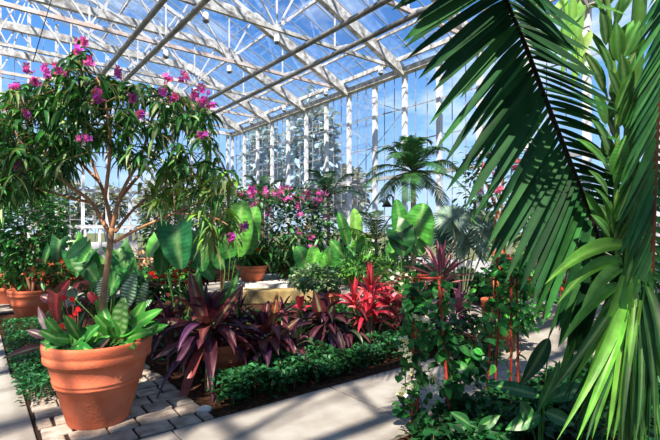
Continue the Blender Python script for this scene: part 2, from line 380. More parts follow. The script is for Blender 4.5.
def shrub(name, label, cat, base, center, rad, n, L, w, cols, mat='leaf', prof='lance', droop=.3, stems=5, bark=BARK, sr=.02, zlo=-1, shell=.55, flat=None, group=None, seg=3, kind=None, stripes=None):
    base = V(base); c = V(center); o = thing(name, label, cat, base, group)
    m = MB(); ends = []
    for i in range(stems):
        d = rdir(-.1, .8); e = c+V((d.x*rad[0]*.6, d.y*rad[0]*.6, d.z*rad[1]*.6)); mid = base+(c-base)*.6+V((R.uniform(-.3, .3), R.uniform(-.3, .3), 0))*rad[0]*.5
        b0 = base+V((R.uniform(-1, 1), R.uniform(-1, 1), 0))*sr*2
        m.tube(spline([b0, mid, e], 8), [sr*(1-.75*k/8) for k in range(9)], jit(bark, .15), 6)
    m.build('stem', M['bark'], o)
    m = MB()
    for i in range(n):
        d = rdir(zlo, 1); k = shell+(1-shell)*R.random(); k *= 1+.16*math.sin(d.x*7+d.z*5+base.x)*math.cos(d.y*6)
        p = c+V((d.x*rad[0]*k, d.y*rad[0]*k, d.z*rad[1]*k))
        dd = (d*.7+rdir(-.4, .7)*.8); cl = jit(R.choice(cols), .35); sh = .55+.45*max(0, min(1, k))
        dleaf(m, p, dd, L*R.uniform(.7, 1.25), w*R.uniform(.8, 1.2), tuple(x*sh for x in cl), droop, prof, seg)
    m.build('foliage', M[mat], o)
    return o
def rosette(label, base, ctr, n, L, w, cols, mat='gloss', name='cordyline', cat='cordyline', elo=-.15, ehi=1.35, droop=.45, edge=None, under=None, trunkcol=(.38, .25, .15), stems=1, prof='lance', tip=None, seg=7, az0=None, group=None):
    base = V(base); c = V(ctr); o = thing(name, label, cat, base, group)
    for s_ in range(stems):
        m = MB(); a = 2*math.pi*s_/max(1, stems); off = V((math.cos(a), math.sin(a), 0))*(.05 if stems > 1 else 0)
        m.tube(spline([base+off, base+(c-base)*.5+off*.6, c-UP*.02], 6), [.016-.001*k for k in range(7)], jit(trunkcol, .15), 7); m.build('stem', M['bark'], o)
    for i in range(n):
        t = i/(n-1); az = i*2.39996+(az0 or base.x*3); el = ehi+(elo-ehi)*t**.8+R.uniform(-.35, .3); az += R.uniform(-.5, .5)
        d = V((math.cos(az)*math.cos(el), math.sin(az)*math.cos(el), math.sin(el))); l = L*R.uniform(.55, 1.12)*(1-.25*(1-t))
        cl = jit(R.choice(cols), .3); p = c+UP*(.12*(1-t)*L/.6)+d*.01
        m = MB(); dr = droop*(.35+.65*math.cos(el))*R.uniform(.3, 1.6)
        dleaf(m, p, d, l, w*R.uniform(.85, 1.15), cl, dr, prof, seg, nrm=UP*math.cos(el)-V((math.cos(az), math.sin(az), 0))*math.sin(el)+V((R.uniform(-.25, .25), R.uniform(-.25, .25), 0)), edge=edge, vein=mixc(cl, (1, .5, .5), .12), tip=tip, fold=.25, nx=5)
        m.build('leaf', M[mat], o)
    return o
def bigleaf(o, base, at, tip, wpx, d, col, prof='heart', nrm=None, arch=.12, vein=None, lobe=.22, stripe=None, edge=None, wave=.05, dt=0, mat='gloss', petr=.012, pcol=(.12, .3, .07), seg=14, nx=7, name='leaf', pet=True, fold=.12):
    A = W(at[0], at[1], d); C = W(tip[0], tip[1], d+dt); Lg = (C-A).length
    n_ = V(nrm) if nrm is not None else (TOCAM*.8+UP*.5+V((R.uniform(-.3, .3), R.uniform(-.3, .3), 0)))
    B = (A+C)/2+n_.normalized()*arch*Lg
    m = MB(); leaf(m, A, B, C, wpx*d/F, n_, prof, col, seg if stripe or wpx < 15 else 22, nx=nx, fold=fold, vein=vein or mixc(col, (.5, .7, .3), .35), lobe=lobe, stripe=stripe or (tuple(k*1.45 for k in col) if wpx >= 15 else None), edge=edge, wave=wave)
    lf = m.build(name, M[mat], o)
    if pet:
        m = MB(); b0 = V(base); m.tube(spline([b0, b0+(A-b0)*.5+UP*.05*(A-b0).length, A], 8), [petr*(1-.5*k/8) for k in range(9)], pcol, 6); m.build('leaf_stalk', M['leaf'], o)
    return lf
def frond(o, pts, n, lenf, vecf, w, col, rcol=(.1, .12, .04), rr=.012, prof='blade', mat='gloss', seg=4, t0=.08, vary=.15, tip=None, nrmf=None, mid=.0):
    """pts rachis; vecf(t, side) -> unit-ish direction, lenf(t)"""
    f = bpy.data.objects.new('frond', None); COL.objects.link(f); f.parent = o
    sp = spline(pts, 40); m = MB(); m.tube(sp, [rr*(1-.8*k/40) for k in range(41)], rcol, 7); m.build('rachis', M['gloss'], f)
    m = MB()
    for i in range(n):
        t = t0+(1-t0)*i/(n-1); k = min(39, int(t*40)); p = sp[k]+(sp[k+1]-sp[k])*(t*40-k); tg = (sp[k+1]-sp[k]).normalized()
        for s in (-1, 1):
            d, dr = vecf(t, s, tg); d = V(d).normalized()+rdir()*vary*.5; l = lenf(t)*R.uniform(1-vary, 1+vary)
            n_ = tg.cross(d)*(-s) if nrmf is None else nrmf(t, s, tg, d)
            dleaf(m, p, d, l, w*R.uniform(.85, 1.15)*(.5+.5*min(1, l/(lenf(.5)+1e-6))), jit(col, .25), dr, prof, seg, nrm=n_, fold=.3, tip=tip)
    m.build('leaflets', M[mat], f)
    return f
def palm(name, label, base, crown, nf, L, llen, w, col, trunk_r=.05, droop=.5, cat='palm', nl=22, elo=.1, ehi=1.2, tcol=(.25, .2, .15), mat='leaf'):
    base = V(base); c = V(crown); o = thing(name, label, cat, base)
    m = MB(); m.tube(spline([base, (base+c)/2+V((.03, .02, 0)), c], 10), [trunk_r*(1.2-.4*k/10) for k in range(11)], tcol, 10); m.build('trunk', M['bark'], o)
    for i in range(nf):
        az = i*2.39996+.7; el = ehi+(elo-ehi)*i/(nf-1)
        d = V((math.cos(az)*math.cos(el), math.sin(az)*math.cos(el), math.sin(el))); h_ = V((math.cos(az), math.sin(az), 0))
        pts = [c, c+d*L*.35, c+d*L*.7-UP*droop*L*.12, c+d*L*.95+h_*.05*L-UP*droop*L*.42]
        def vec(t, s, tg):
            sd = tg.cross(UP)
            if sd.length < .1: sd = V((-h_.y, h_.x, 0))
            sd.normalize(); return sd*s*.8+tg*.6+UP*.25*(1-t), .35
        frond(o, pts, nl, lambda t: llen*(math.sin(math.pi*(.12+.83*t))**.7), vec, w, col, rr=.012*L, mat=mat, seg=3, t0=.12)
    return o
# ------------------------------------------------------------------ the pink-flowered tree in the big pot
TD = 3.34
tree = thing('flowering_tree', 'pink-flowered tree with drooping leaves growing in the big front terracotta pot', 'tree', V((PA.x, PA.y, .52)))
def wd(px, py, dd=0): return W(px, py, TD+dd)
BR = [([(99, 345, 0), (103, 300, 0), (108, 262, 0), (112, 228, 0)], .026, .021),
      ([(112, 230, 0), (118, 203, -.02), (128, 180, -.05), (140, 160, -.1), (150, 125, -.15), (158, 95, -.2)], .016, .005),
      ([(112, 228, 0), (105, 197, .05), (95, 170, .1), (86, 140, .1), (82, 95, .1), (80, 55, .1)], .015, .005),
      ([(110, 235, 0), (92, 203, .0), (70, 186, -.1), (45, 163, -.15), (20, 140, -.2), (5, 110, -.2)], .017, .005),
      ([(120, 198, 0), (150, 162, .15), (172, 135, .2), (195, 108, .2)], .014, .004),
      ([(105, 197, 0), (110, 150, -.2), (106, 105, -.3), (96, 75, -.3)], .014, .004),
      ([(114, 242, 0), (140, 228, -.1), (175, 213, -.15), (205, 200, -.15), (232, 186, -.15)], .013, .004),
      ([(115, 232, 0), (135, 208, .2), (160, 190, .3), (195, 165, .35), (212, 140, .3)], .013, .004),
      ([(100, 183, 0), (70, 150, .3), (50, 120, .35), (45, 85, .3)], .012, .004),
      ([(92, 203, 0), (60, 195, .2), (30, 185, .2), (8, 168, .2)], .011, .004),
      ([(130, 175, 0), (128, 140, .2), (130, 105, .25), (122, 78, .2)], .011, .004),
      ([(175, 213, -.15), (200, 215, -.2), (215, 218, -.25), (228, 225, -.3)], .008, .003)]
m = MB(); BP = []
for pts, r0, r1 in BR:
    sp = spline([wd(*p) for p in pts], 16); m.tube(sp, [r0+(r1-r0)*k/16 for k in range(17)], (.46, .25, .15), 8, c2=(.38, .25, .15))
    if r0 < .03: BP += sp[4:]
def crown_top(x):
    P = [(-10, 100), (20, 88), (45, 74), (70, 52), (82, 44), (100, 68), (130, 80), (165, 84), (205, 98), (216, 140)]
    for (a, b), (c, d) in zip(P, P[1:]):
        if a <= x <= c: return b+(d-b)*(x-a)/(c-a)
    return 150
fm = MB(); cents = []
while len(cents) < 300:
    x = R.uniform(-8, 214); y = R.uniform(45, 195)
    if y < crown_top(x)+4: continue
    lower = 152+50*abs((x-110)/105)**1.1
    if y > lower: continue
    if y > 118 and R.random() < .15: continue
    cents.append((x, y, R.uniform(-.5, .5), 0))
for _ in range(60):
    x = R.uniform(-10, 62); cents.append((x, R.uniform(128, 205-x*.4), R.uniform(-.45, .4), 0))
for x in range(150, 236, 7): cents.append((x+R.uniform(-4, 4), 192+R.uniform(-12, 12)-(x-150)*.06, R.uniform(-.3, .2), 1))
for _ in range(15): cents.append((R.uniform(196, 234), R.uniform(195, 245), R.uniform(-.35, .1), 1))
for _ in range(10): cents.append((R.uniform(148, 180), R.uniform(160, 215), R.uniform(-.3, .3), 1))
for x, y, dd, kind in cents:
    c = wd(x, y, dd); q = min(BP, key=lambda p: (p-c).length); d0 = (c-q)
    if d0.length > .02: m.tube([q, (q+c)/2+UP*.03, c], [.004, .003, .002], (.30, .2, .1), 4)
    pal = [G1, GD_, G2, (.045, .17, .05)] if kind == 0 else [OL, GY, G2, (.28, .36, .16)]
    for k in range(9 if kind == 0 else 7):
        d = (d0.normalized()*.4 if d0.length > .02 else V((0, 0, 0)))+rdir(-.8, .35); cl = jit(R.choice(pal), .5)
        if kind == 0 and R.random() < .12: cl = jit((.32, .44, .2), .25)
        dleaf(fm, c+rdir()*.03, d, R.uniform(.085, .155)*(1 if kind == 0 else 1.1), R.uniform(.02, .033), cl, R.uniform(.25, .9), 'lance', 5, fold=.25)
m.build('trunk', M['bark'], tree); fm.build('foliage', M['leaf'], tree)
FL = [(82, 42), (77, 51), (43, 68), (61, 71), (47, 75), (94, 92), (98, 100), (15, 87), (20, 101), (26, 116), (13, 114), (118, 73), (132, 98), (166, 80), (163, 92), (171, 97), (184, 79), (193, 95), (203, 89), (209, 105), (201, 101), (22, 159), (17, 166), (85, 138), (202, 137), (57, 66), (35, 82), (28, 70), (232, 238), (245, 229), (251, 189), (89, 62), (140, 115)]
flowers(tree, [wd(x, y, R.uniform(-.62, -.3)) for x, y in FL], r=.036, n=9, petal=.024)

# plants inside the big pot
def inpot(dx, dy, z=.54): return V((PA.x+dx, PA.y+dy, z))
B0 = inpot(.05, -.05)
dief = thing('dieffenbachia', 'bright green broad-leaved plant with pale striped veins at the front of the big pot', 'plant', B0)
for at, tp, w, dt, st in [((118, 338), (122, 300), 20, -.1, 1), ((116, 340), (160, 312), 15, 0, 0), ((112, 340), (92, 318), 13, -.1, 0), ((108, 343), (82, 330), 13, -.15, 0), ((118, 345), (132, 352), 12, -.2, 0), ((122, 342), (150, 335), 13, -.1, 0), ((110, 340), (96, 300), 11, .15, 0), ((125, 335), (142, 304), 14, .2, 0), ((100, 345), (72, 343), 12, -.1, 0), ((120, 338), (155, 325), 12, .15, 0), ((116, 345), (112, 330), 10, -.2, 0)]:
    bigleaf(dief, B0+UP*.02, (at[0]+3, at[1]-3), (tp[0]+3, tp[1]-3), w*.9, 3.25, jit((.055, .27, .035), .3), 'oval', lobe=0, stripe=(.55, .75, .4) if st else None, dt=dt, petr=.006, seg=12, arch=.15)
for _ in range(26):
    x = R.uniform(80, 150); y = 343-(x-80)*.12; a = R.uniform(-1.3, 1.3); l = R.uniform(18, 32)
    bigleaf(dief, B0, (x, y), (x+l*math.sin(a), y-l*math.cos(a)*.75), R.uniform(7, 11), 3.25+R.uniform(-.12, .2), jit(R.choice([(.03, .17, .03), (.05, .25, .04), (.015, .09, .02), (.09, .30, .05)]), .3), 'lance', lobe=0, petr=.004, dt=R.uniform(-.1, .1))
cal = thing('calathea', 'plant with dark leaves finely striped in silver at the back of the big pot', 'plant', inpot(.12, .1))
for at, tp, w, d in [((107, 303), (102, 277), 16, 3.45), ((126, 308), (136, 274), 19, 3.45), ((136, 318), (152, 300), 13, 3.5), ((76, 300), (64, 286), 12, 3.45), ((140, 312), (148, 280), 13, 3.6)]:
    bigleaf(cal, inpot(.12, .1), at, tp, w, d, (.02, .10, .05), 'oval', lobe=0, stripe=(.5, .66, .5), petr=.006, seg=22, arch=.12)
car = thing('caladium', 'plant with round dark maroon leaves at the left of the big pot', 'plant', inpot(-.12, .08))
for at, tp, w, d, c in [((57, 294), (58, 322), 22, 3.25, (.07, .012, .012)), ((62, 290), (70, 280), 14, 3.4, (.06, .01, .015)), ((50, 300), (40, 296), 12, 3.3, (.05, .015, .03)), ((95, 300), (88, 292), 10, 3.4, (.25, .02, .03)), ((72, 296), (80, 282), 14, 3.5, (.08, .015, .02))]:
    bigleaf(car, inpot(-.12, .08), at, tp, w, d, c, 'heart', lobe=.2, vein=(.25, .03, .03), petr=.005, pcol=(.12, .03, .02))
for _ in range(12):
    x = R.uniform(50, 100); y = 345; a = R.uniform(-1, 1); l = R.uniform(20, 45)
    bigleaf(car, inpot(-.12, .08), (x, y), (x+l*math.sin(a), y-l*math.cos(a)*.8), R.uniform(7, 12), 3.3, jit(R.choice([(.07, .012, .02), (.03, .12, .03), (.015, .07, .02), (.12, .03, .05)]), .3), 'lance', lobe=0, petr=.004)
ant = thing('anthurium', 'plant with small bright red flowers and green leaves at left of the big pot', 'plant', inpot(-.17, -.1))
for at, tp, w in [((66, 345), (35, 330), 11), ((62, 345), (66, 366), 13), ((70, 345), (88, 352), 11), ((55, 343), (42, 352), 13), ((75, 340), (60, 315), 10), ((60, 340), (40, 318), 10), ((80, 342), (95, 325), 11), ((72, 345), (78, 355), 10), ((66, 340), (50, 338), 11)]:
    bigleaf(ant, inpot(-.17, -.1), (at[0]+5, at[1]), (tp[0]+5, tp[1]), w, 3.05, jit((.03, .17, .035), .35), 'oval', lobe=0, petr=.005, dt=-.1, arch=.18)
for _ in range(16):
    x = R.uniform(48, 95); a = R.uniform(-1.5, 1.5); l = R.uniform(16, 26)
    bigleaf(ant, inpot(-.17, -.1), (x, 347), (x+l*math.sin(a), 347-l*math.cos(a)*.8), R.uniform(6, 9), 3.05, jit(R.choice([(.03, .17, .035), (.06, .26, .05), (.1, .3, .06)]), .3), 'oval', lobe=0, petr=.004)
for x, y in [(64, 298), (72, 300), (75, 314), (70, 318), (58, 329), (61, 327), (45, 335), (78, 310)]:
    c = W(x, y, 3.12); m = MB(); cl = jit((.75, .03, .03), .15)
    leaf(m, c-RT*.02, c+UP*.015, c+RT*.02-UP*.01, .035, TOCAM+UP*.4, 'oval', cl, 5); leaf(m, c+UP*.015, c, c-UP*.022, .025, TOCAM+UP*.2, 'oval', cl, 4)
    m.build('flower', M['petal'], ant)
    m = MB(); m.tube([inpot(-.15, -.08), c], .003, (.25, .1, .05), 5); m.build('flower_stalk', M['leaf'], ant)
pl = thing('cordyline', 'long dark purple leaves trailing left over the rim of the big pot', 'cordyline', inpot(-.22, .02))
for at, tp, w, dt in [((48, 345), (2, 359), 9, -.2), ((46, 338), (26, 330), 8, 0), ((52, 335), (38, 306), 8, .1), ((100, 350), (110, 338), 8, -.1)]:
    bigleaf(pl, inpot(-.22, .02), at, tp, w, 3.2, jit((.11, .05, .085), .2), 'lance', lobe=0, petr=.006, dt=dt, pcol=(.15, .05, .06))

# ------------------------------------------------------------------ purple and red cordylines in the bed
PU = [(.075, .018, .04), (.11, .025, .045), (.05, .015, .045), (.14, .035, .04), (.06, .02, .07)]
MR = [(.16, .03, .04), (.10, .02, .035), (.20, .05, .05)]
c1 = rosette('large purple cordyline on bare pale stems, right of the tumbled pavers', GR(212, 389), W(209, 336, 4.05), 54, .66, .1, PU+MR, stems=5, droop=.5, elo=-.35, tip=None)
for at, tp, w in [((205, 325), (197, 262), 9), ((222, 320), (240, 268), 8), ((212, 330), (228, 282), 10)]:
    bigleaf(c1, W(209, 336, 4.05), at, tp, w, 4.05, (.07, .25, .06), 'lance', lobe=0, pet=False)
for at, tp, w in [((208, 330), (190, 270), 14), ((214, 328), (244, 284), 10), ((204, 338), (152, 360), 12), ((205, 332), (160, 318), 10)]:
    bigleaf(c1, W(209, 336, 4.05), at, tp, w, 4.0, jit((.14, .03, .045), .2), 'lance', lobe=0, pet=False)
rosette('smaller purple cordyline just right of the big front pot', GR(168, 372), W(168, 330, 4.6), 36, .52, .062, PU+MR, droop=.5)
c2 = rosette('purple cordyline with a green heart and an upright bronze leaf over the low border', GR(264, 376), W(264, 343, 4.25), 40, .58, .1, PU+MR, droop=.55)
for at, tp, w, c in [((272, 335), (278, 290), 8, (.22, .06, .03)), ((270, 345), (308, 366), 16, (.07, .02, .05)), ((262, 352), (250, 380), 13, (.05, .015, .06)), ((268, 350), (285, 378), 16, (.06, .02, .08)), ((275, 340), (300, 318), 9, (.13, .04, .04)), ((262, 348), (266, 336), 8, (.2, .35, .1))]:
    bigleaf(c2, W(264, 343, 4.25), at, tp, w, 4.2, c, 'lance', lobe=0, pet=False)
c3 = rosette('darkest purple cordyline with broad upright leaves between purple and red plants', GR(325, 356), W(325, 326, 5.0), 40, .55, .1, [(.035, .01, .025), (.05, .015, .05), (.07, .015, .03)], droop=.55)
for at, tp, w, c in [((322, 322), (314, 290), 14, (.09, .015, .02)), ((328, 322), (334, 302), 14, (.03, .01, .01)), ((332, 325), (362, 340), 9, (.05, .03, .11)), ((330, 330), (340, 356), 9, (.04, .02, .09))]:
    bigleaf(c3, W(325, 326, 5.0), at, tp, w, 4.95, c, 'lance', lobe=0, pet=False)
RD = [(.62, .03, .06), (.72, .06, .09), (.5, .02, .045), (.78, .12, .13)]
RD = [(.68, .035, .075), (.80, .09, .14), (.5, .02, .05), (.82, .18, .2), (.26, .015, .03), (.15, .01, .02)]
c4 = rosette('bright crimson red cordyline, the reddest plant in the bed', GR(372, 352), W(370, 318, 5.4), 34, .50, .06, RD, droop=.4, elo=-.2, ehi=1.5)
for hx, hy, hd in ((354, 308, 5.3), (387, 306, 5.5), (371, 296, 5.5), (366, 318, 5.2)):
    h_ = W(hx, hy, hd)
    for i in range(16):
        az = i*2.39996+hx; el = 1.45-1.3*(i/19)**.9+R.uniform(-.2, .2); d = V((math.cos(az)*math.cos(el), math.sin(az)*math.cos(el), math.sin(el))); cl = jit(R.choice(RD), .35); m = MB()
        dleaf(m, h_, d, R.uniform(.32, .55), R.uniform(.05, .075), cl, .45*math.cos(el), 'lance', 7, nrm=UP*math.cos(el)-V((math.cos(az), math.sin(az), 0))*math.sin(el)+TOCAM*.3, vein=mixc(cl, (1, .5, .5), .15), fold=.25, nx=5); m.build('leaf', M['gloss'], c4)
    m = MB(); m.tube(spline([GR(372, 352), GR(372, 352)*.4+h_*.6, h_], 6), .012, (.3, .2, .14), 6); m.build('stem', M['bark'], c4)
rosette('dull pink and maroon cordyline right of the crimson one', GR(400, 350), W(398, 322, 5.5), 22, .5, .085, [(.3, .05, .07), (.2, .05, .06), (.42, .12, .13)], droop=.4)
rosette('small magenta cordyline left of the tan block, half hidden', GR(300, 335), W(300, 315, 5.9), 16, .42, .08, [(.4, .03, .06), (.2, .03, .05)], droop=.4)
rosette('tall pink-striped cordyline with narrow leaves behind the front trellis', GR(444, 335), W(441, 288, 6.0), 50, .80, .055, [(.25, .08, .13), (.16, .045, .09), (.40, .18, .18), (.09, .03, .06)], droop=.25, elo=.1, ehi=1.5)
rosette('dark purple-pink cordyline low behind the front trellis', GR(458, 350), W(458, 318, 5.3), 40, .58, .055, [(.15, .045, .11), (.24, .08, .14), (.07, .025, .07)], droop=.5)
BK = [(.06, .016, .03), (.09, .02, .035), (.035, .012, .03), (.13, .035, .04), (.03, .09, .03)]
for x, y0, y, d, n, L_, lab in [(184, 376, 346, 4.4, 24, .44, 'purple cordyline low between the pavers and the large stemmed cordyline'), (238, 366, 330, 4.7, 30, .5, 'maroon cordyline behind the gap between the large stemmed cordyline and the bronze-leaved one'),
    (296, 372, 352, 4.5, 24, .42, 'low dark cordyline right of the bronze-leaved cordyline, touching the border'), (345, 360, 336, 4.95, 24, .42, 'low maroon cordyline in front of the crimson one, touching the border'),
    (190, 350, 308, 5.3, 28, .5, 'tall maroon cordyline behind the large stemmed cordyline'), (282, 345, 318, 5.6, 22, .4, 'dull maroon cordyline directly in front of the tan stone block'), (150, 356, 322, 5.0, 22, .42, 'dark cordyline just behind the right rim of the big pot')]:
    rosette(lab, GR(x, y0), W(x, y, d), n, L_, .065, BK, droop=.5)
# ------------------------------------------------------------------ low border planting
def cover(label, pts, hgt, n, cols, L=.06, w=.035, name='ground_cover', mat='leaf'):
    m = MB(); base = V(pts[0][:2]+(0,))
    for _ in range(n):
        i = R.randrange(len(pts)-1) if len(pts) > 2 else 0
        a, b = pts[i], pts[i+1]; t = R.random(); wd_ = a[2]+(b[2]-a[2])*t
        p = V((a[0]+(b[0]-a[0])*t+R.uniform(-wd_, wd_)*(a[3] if len(a) > 3 else 0), a[1]+(b[1]-a[1])*t+R.uniform(-wd_, wd_), 0))
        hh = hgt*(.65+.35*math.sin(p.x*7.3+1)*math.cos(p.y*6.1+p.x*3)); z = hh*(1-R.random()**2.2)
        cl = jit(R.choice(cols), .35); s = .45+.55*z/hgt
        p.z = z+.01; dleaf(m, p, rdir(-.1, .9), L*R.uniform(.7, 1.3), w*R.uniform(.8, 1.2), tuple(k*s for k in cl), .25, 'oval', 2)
        if R.random() < .06: m.tube([(p.x, p.y, 0), p], .003, (.15, .09, .05), 4)
    return single(m, name, M[mat], base, label, 'ground cover', kind='stuff')
GC = [(.03, .17, .05), (.045, .22, .07), (.025, .12, .035), (.06, .27, .11)]
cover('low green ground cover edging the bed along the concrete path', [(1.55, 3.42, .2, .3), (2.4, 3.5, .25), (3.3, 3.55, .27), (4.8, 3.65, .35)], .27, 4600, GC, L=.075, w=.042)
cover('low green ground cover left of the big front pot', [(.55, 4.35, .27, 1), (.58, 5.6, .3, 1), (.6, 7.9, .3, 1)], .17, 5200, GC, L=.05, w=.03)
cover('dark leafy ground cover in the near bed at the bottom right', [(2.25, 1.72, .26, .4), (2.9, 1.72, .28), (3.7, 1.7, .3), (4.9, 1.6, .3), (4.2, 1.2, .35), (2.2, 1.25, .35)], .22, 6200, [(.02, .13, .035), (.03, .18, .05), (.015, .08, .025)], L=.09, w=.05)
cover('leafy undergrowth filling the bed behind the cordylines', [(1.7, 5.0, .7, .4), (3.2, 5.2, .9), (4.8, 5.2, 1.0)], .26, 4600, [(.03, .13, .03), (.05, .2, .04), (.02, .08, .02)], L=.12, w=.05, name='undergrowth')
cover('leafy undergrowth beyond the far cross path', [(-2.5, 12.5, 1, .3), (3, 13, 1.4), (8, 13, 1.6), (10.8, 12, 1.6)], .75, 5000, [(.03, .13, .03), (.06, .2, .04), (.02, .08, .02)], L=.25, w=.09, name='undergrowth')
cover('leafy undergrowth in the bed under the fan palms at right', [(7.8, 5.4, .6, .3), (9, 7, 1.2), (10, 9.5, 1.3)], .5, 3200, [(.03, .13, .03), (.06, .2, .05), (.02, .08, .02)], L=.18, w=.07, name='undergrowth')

# ------------------------------------------------------------------ mid-distance plants
def ears(label, base, leaves, d, col, name='elephant_ear', cat='plant', **k):
    o = thing(name, label, cat, base)
    for at, tp, w, c in leaves:
        bigleaf(o, V(base)+rdir(0, .1)*.03, at, tp, w, d+R.uniform(-.25, .25), jit(c or col, .2), **k)
    return o
EG = (.03, .15, .035); EB = (.10, .34, .05); EBL = (.05, .23, .045)
ears('elephant ear with big glossy leaves right behind the slim tree trunk', GD(108, 5.0), [((104, 258), (100, 292), 34, (.035, .19, .045)), ((118, 250), (135, 285), 30, (.04, .2, .05)), ((84, 262), (98, 282), 24, EG), ((92, 250), (76, 278), 26, EBL), ((120, 268), (110, 296), 26, EG), ((86, 246), (66, 258), 22, (.09, .33, .08))], 5.0, EG)
ears('dark elephant ear with an arched pale leaf left of the tree trunk', GD(62, 6.8), [((60, 240), (58, 268), 20, (.015, .09, .03)), ((76, 240), (92, 256), 20, (.09, .30, .06)), ((50, 248), (44, 272), 16, EG), ((70, 252), (76, 275), 18, EG)], 6.8, EG)
ears('dark round-leaved elephant ear under the drooping right branch of the tree', GD(180, 5.6), [((176, 226), (182, 270), 44, (.02, .14, .05)), ((158, 240), (148, 258), 22, (.13, .38, .08)), ((196, 232), (203, 272), 32, (.03, .17, .05)), ((165, 250), (160, 275), 24, EG), ((200, 262), (214, 280), 22, EBL)], 5.6, EG)
ears('tall plant with one large pale green upright leaf left of the middle pot', GD(224, 6.6), [((236, 256), (243, 200), 32, (.11, .33, .06)), ((247, 254), (257, 206), 26, (.08, .28, .05)), ((230, 258), (222, 226), 22, EBL), ((225, 268), (214, 250), 18, EG)], 6.6, EB, name='banana_plant', prof='paddle', lobe=0)
ears('banana-like plant with wide bright green leaves behind the silvery shrub', GD(322, 9.0), [((310, 275), (296, 246), 22, EBL), ((318, 278), (312, 246), 18, EB), ((330, 280), (330, 247), 22, EBL), ((336, 278), (352, 246), 20, (.07, .30, .09)), ((326, 282), (322, 252), 18, EB), ((340, 282), (362, 262), 16, EBL), ((304, 280), (290, 268), 14, EG)], 9.0, EB, name='banana_plant', prof='paddle', lobe=0)
al = ears('tall elephant ear with a huge sunlit round leaf in the centre right', GD(402, 7.0), [((417, 236), (424, 203), 40, (.075, .29, .045)), ((403, 236), (396, 199), 24, (.05, .24, .04)), ((396, 230), (416, 246), 36, (.015, .08, .02)), ((400, 232), (404, 256), 34, (.02, .11, .03)), ((408, 250), (392, 232), 24, (.04, .18, .04)), ((416, 240), (420, 256), 26, (.06, .26, .05)), ((396, 246), (388, 258), 22, (.07, .28, .06))], 7.0, EB)  # darkest leaf colours paint the shade on the lower leaves
ears('pale upright-leaved plant under the black lantern', GD(352, 8.2), [((356, 240), (354, 208), 14, (.22, .45, .1)), ((348, 245), (338, 212), 12, EBL), ((352, 250), (372, 236), 14, EB), ((360, 255), (380, 246), 16, EB), ((345, 258), (330, 240), 12, EBL), ((366, 258), (366, 244), 12, EB)], 8.2, EB, prof='paddle', lobe=0, name='canna')
PKC = [(.04, .17, .05), (.08, .26, .07), (.025, .1, .035), (.16, .32, .14)]
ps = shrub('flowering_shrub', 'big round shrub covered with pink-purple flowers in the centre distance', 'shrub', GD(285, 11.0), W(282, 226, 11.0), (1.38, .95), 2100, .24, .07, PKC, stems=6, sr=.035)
pts = []
for i in range(40):
    x = R.uniform(238, 326); y = 188+R.random()**1.6*26+abs(x-285)*.12; pts.append(W(x, y, 10.9+R.uniform(-.9, .2)))
for x, y in [(300, 215), (310, 236), (298, 232), (313, 248), (268, 215), (256, 208), (318, 200), (237, 192), (228, 190), (243, 195)]: pts.append(W(x, y, 9.9))
flowers(ps, pts, r=.11, n=6, petal=.062, cols=(PINK, (.5, .08, .35), (.62, .22, .5)))
shrub('shrub', 'loose green shrub left of the pink-flowered shrub, under the tree branch', 'shrub', GD(222, 9.5), W(222, 215, 9.5), (.62, .8), 650, .22, .07, [G1, G2, OL], stems=4)
shrub('potted_plant', 'leafy plant with orange blooms in the middle terracotta pot', 'plant', V((PC.x, PC.y, .55)), W(252, 254, 10.3), (.36, .22), 360, .18, .06, [G2, G1, GD_], stems=5, sr=.01)
o = thing('flower', 'orange flowers among leaves above the middle terracotta pot', 'flower', W(258, 256, 10.9)); flowers(o, [W(258, 250, 9.95), W(250, 257, 10.85), W(266, 249, 10.9), W(243, 260, 10.9)], r=.06, n=6, petal=.06, cols=((.8, .13, .02), (.75, .2, .03)))
shrub('silver_shrub', 'mound of small silvery green leaves above the small pot', 'shrub', V((PD.x, PD.y, .33)), W(317, 278, 7.6), (.42, .22), 620, .1, .055, [(.22, .34, .2), (.32, .42, .28), (.12, .24, .12)], stems=5, sr=.01, prof='oval')
shrub('ground_shrub', 'light green feathery shrub behind the red cordyline', 'shrub', GD(372, 7.6), W(372, 268, 7.6), (.62, .2), 560, .16, .04, [(.12, .36, .06), (.2, .42, .08), (.06, .22, .05)], stems=4, sr=.012)
wc = shrub('caladium', 'caladium with small white and pink leaves beside the red cordyline', 'plant', GD(402, 6.0), W(402, 292, 6.0), (.34, .3), 420, .095, .07, [(.5, .55, .42), (.62, .62, .5), (.12, .28, .1), (.06, .2, .06), (.5, .2, .2)], stems=6, sr=.008, prof='oval')
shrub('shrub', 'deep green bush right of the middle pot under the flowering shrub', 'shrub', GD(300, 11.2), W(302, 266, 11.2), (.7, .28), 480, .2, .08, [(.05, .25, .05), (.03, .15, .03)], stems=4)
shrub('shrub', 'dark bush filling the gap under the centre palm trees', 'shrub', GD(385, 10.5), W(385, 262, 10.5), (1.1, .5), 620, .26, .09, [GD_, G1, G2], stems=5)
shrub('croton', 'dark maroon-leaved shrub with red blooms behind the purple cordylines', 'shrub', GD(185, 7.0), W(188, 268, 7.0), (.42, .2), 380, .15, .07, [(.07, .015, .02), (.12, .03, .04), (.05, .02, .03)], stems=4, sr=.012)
o = shrub('impatiens', 'low plant with small red flowers behind the big pot', 'plant', GD(160, 6.2), W(160, 282, 6.2), (.5, .18), 420, .1, .06, [G1, G2, GB], stems=4, sr=.008, prof='oval')
flowers(o, [W(160+R.uniform(-26, 26), 276+R.uniform(-8, 8), 5.9) for _ in range(16)], r=.03, n=4, petal=.03, cols=((.75, .03, .03), (.7, .1, .05)), name='flower')
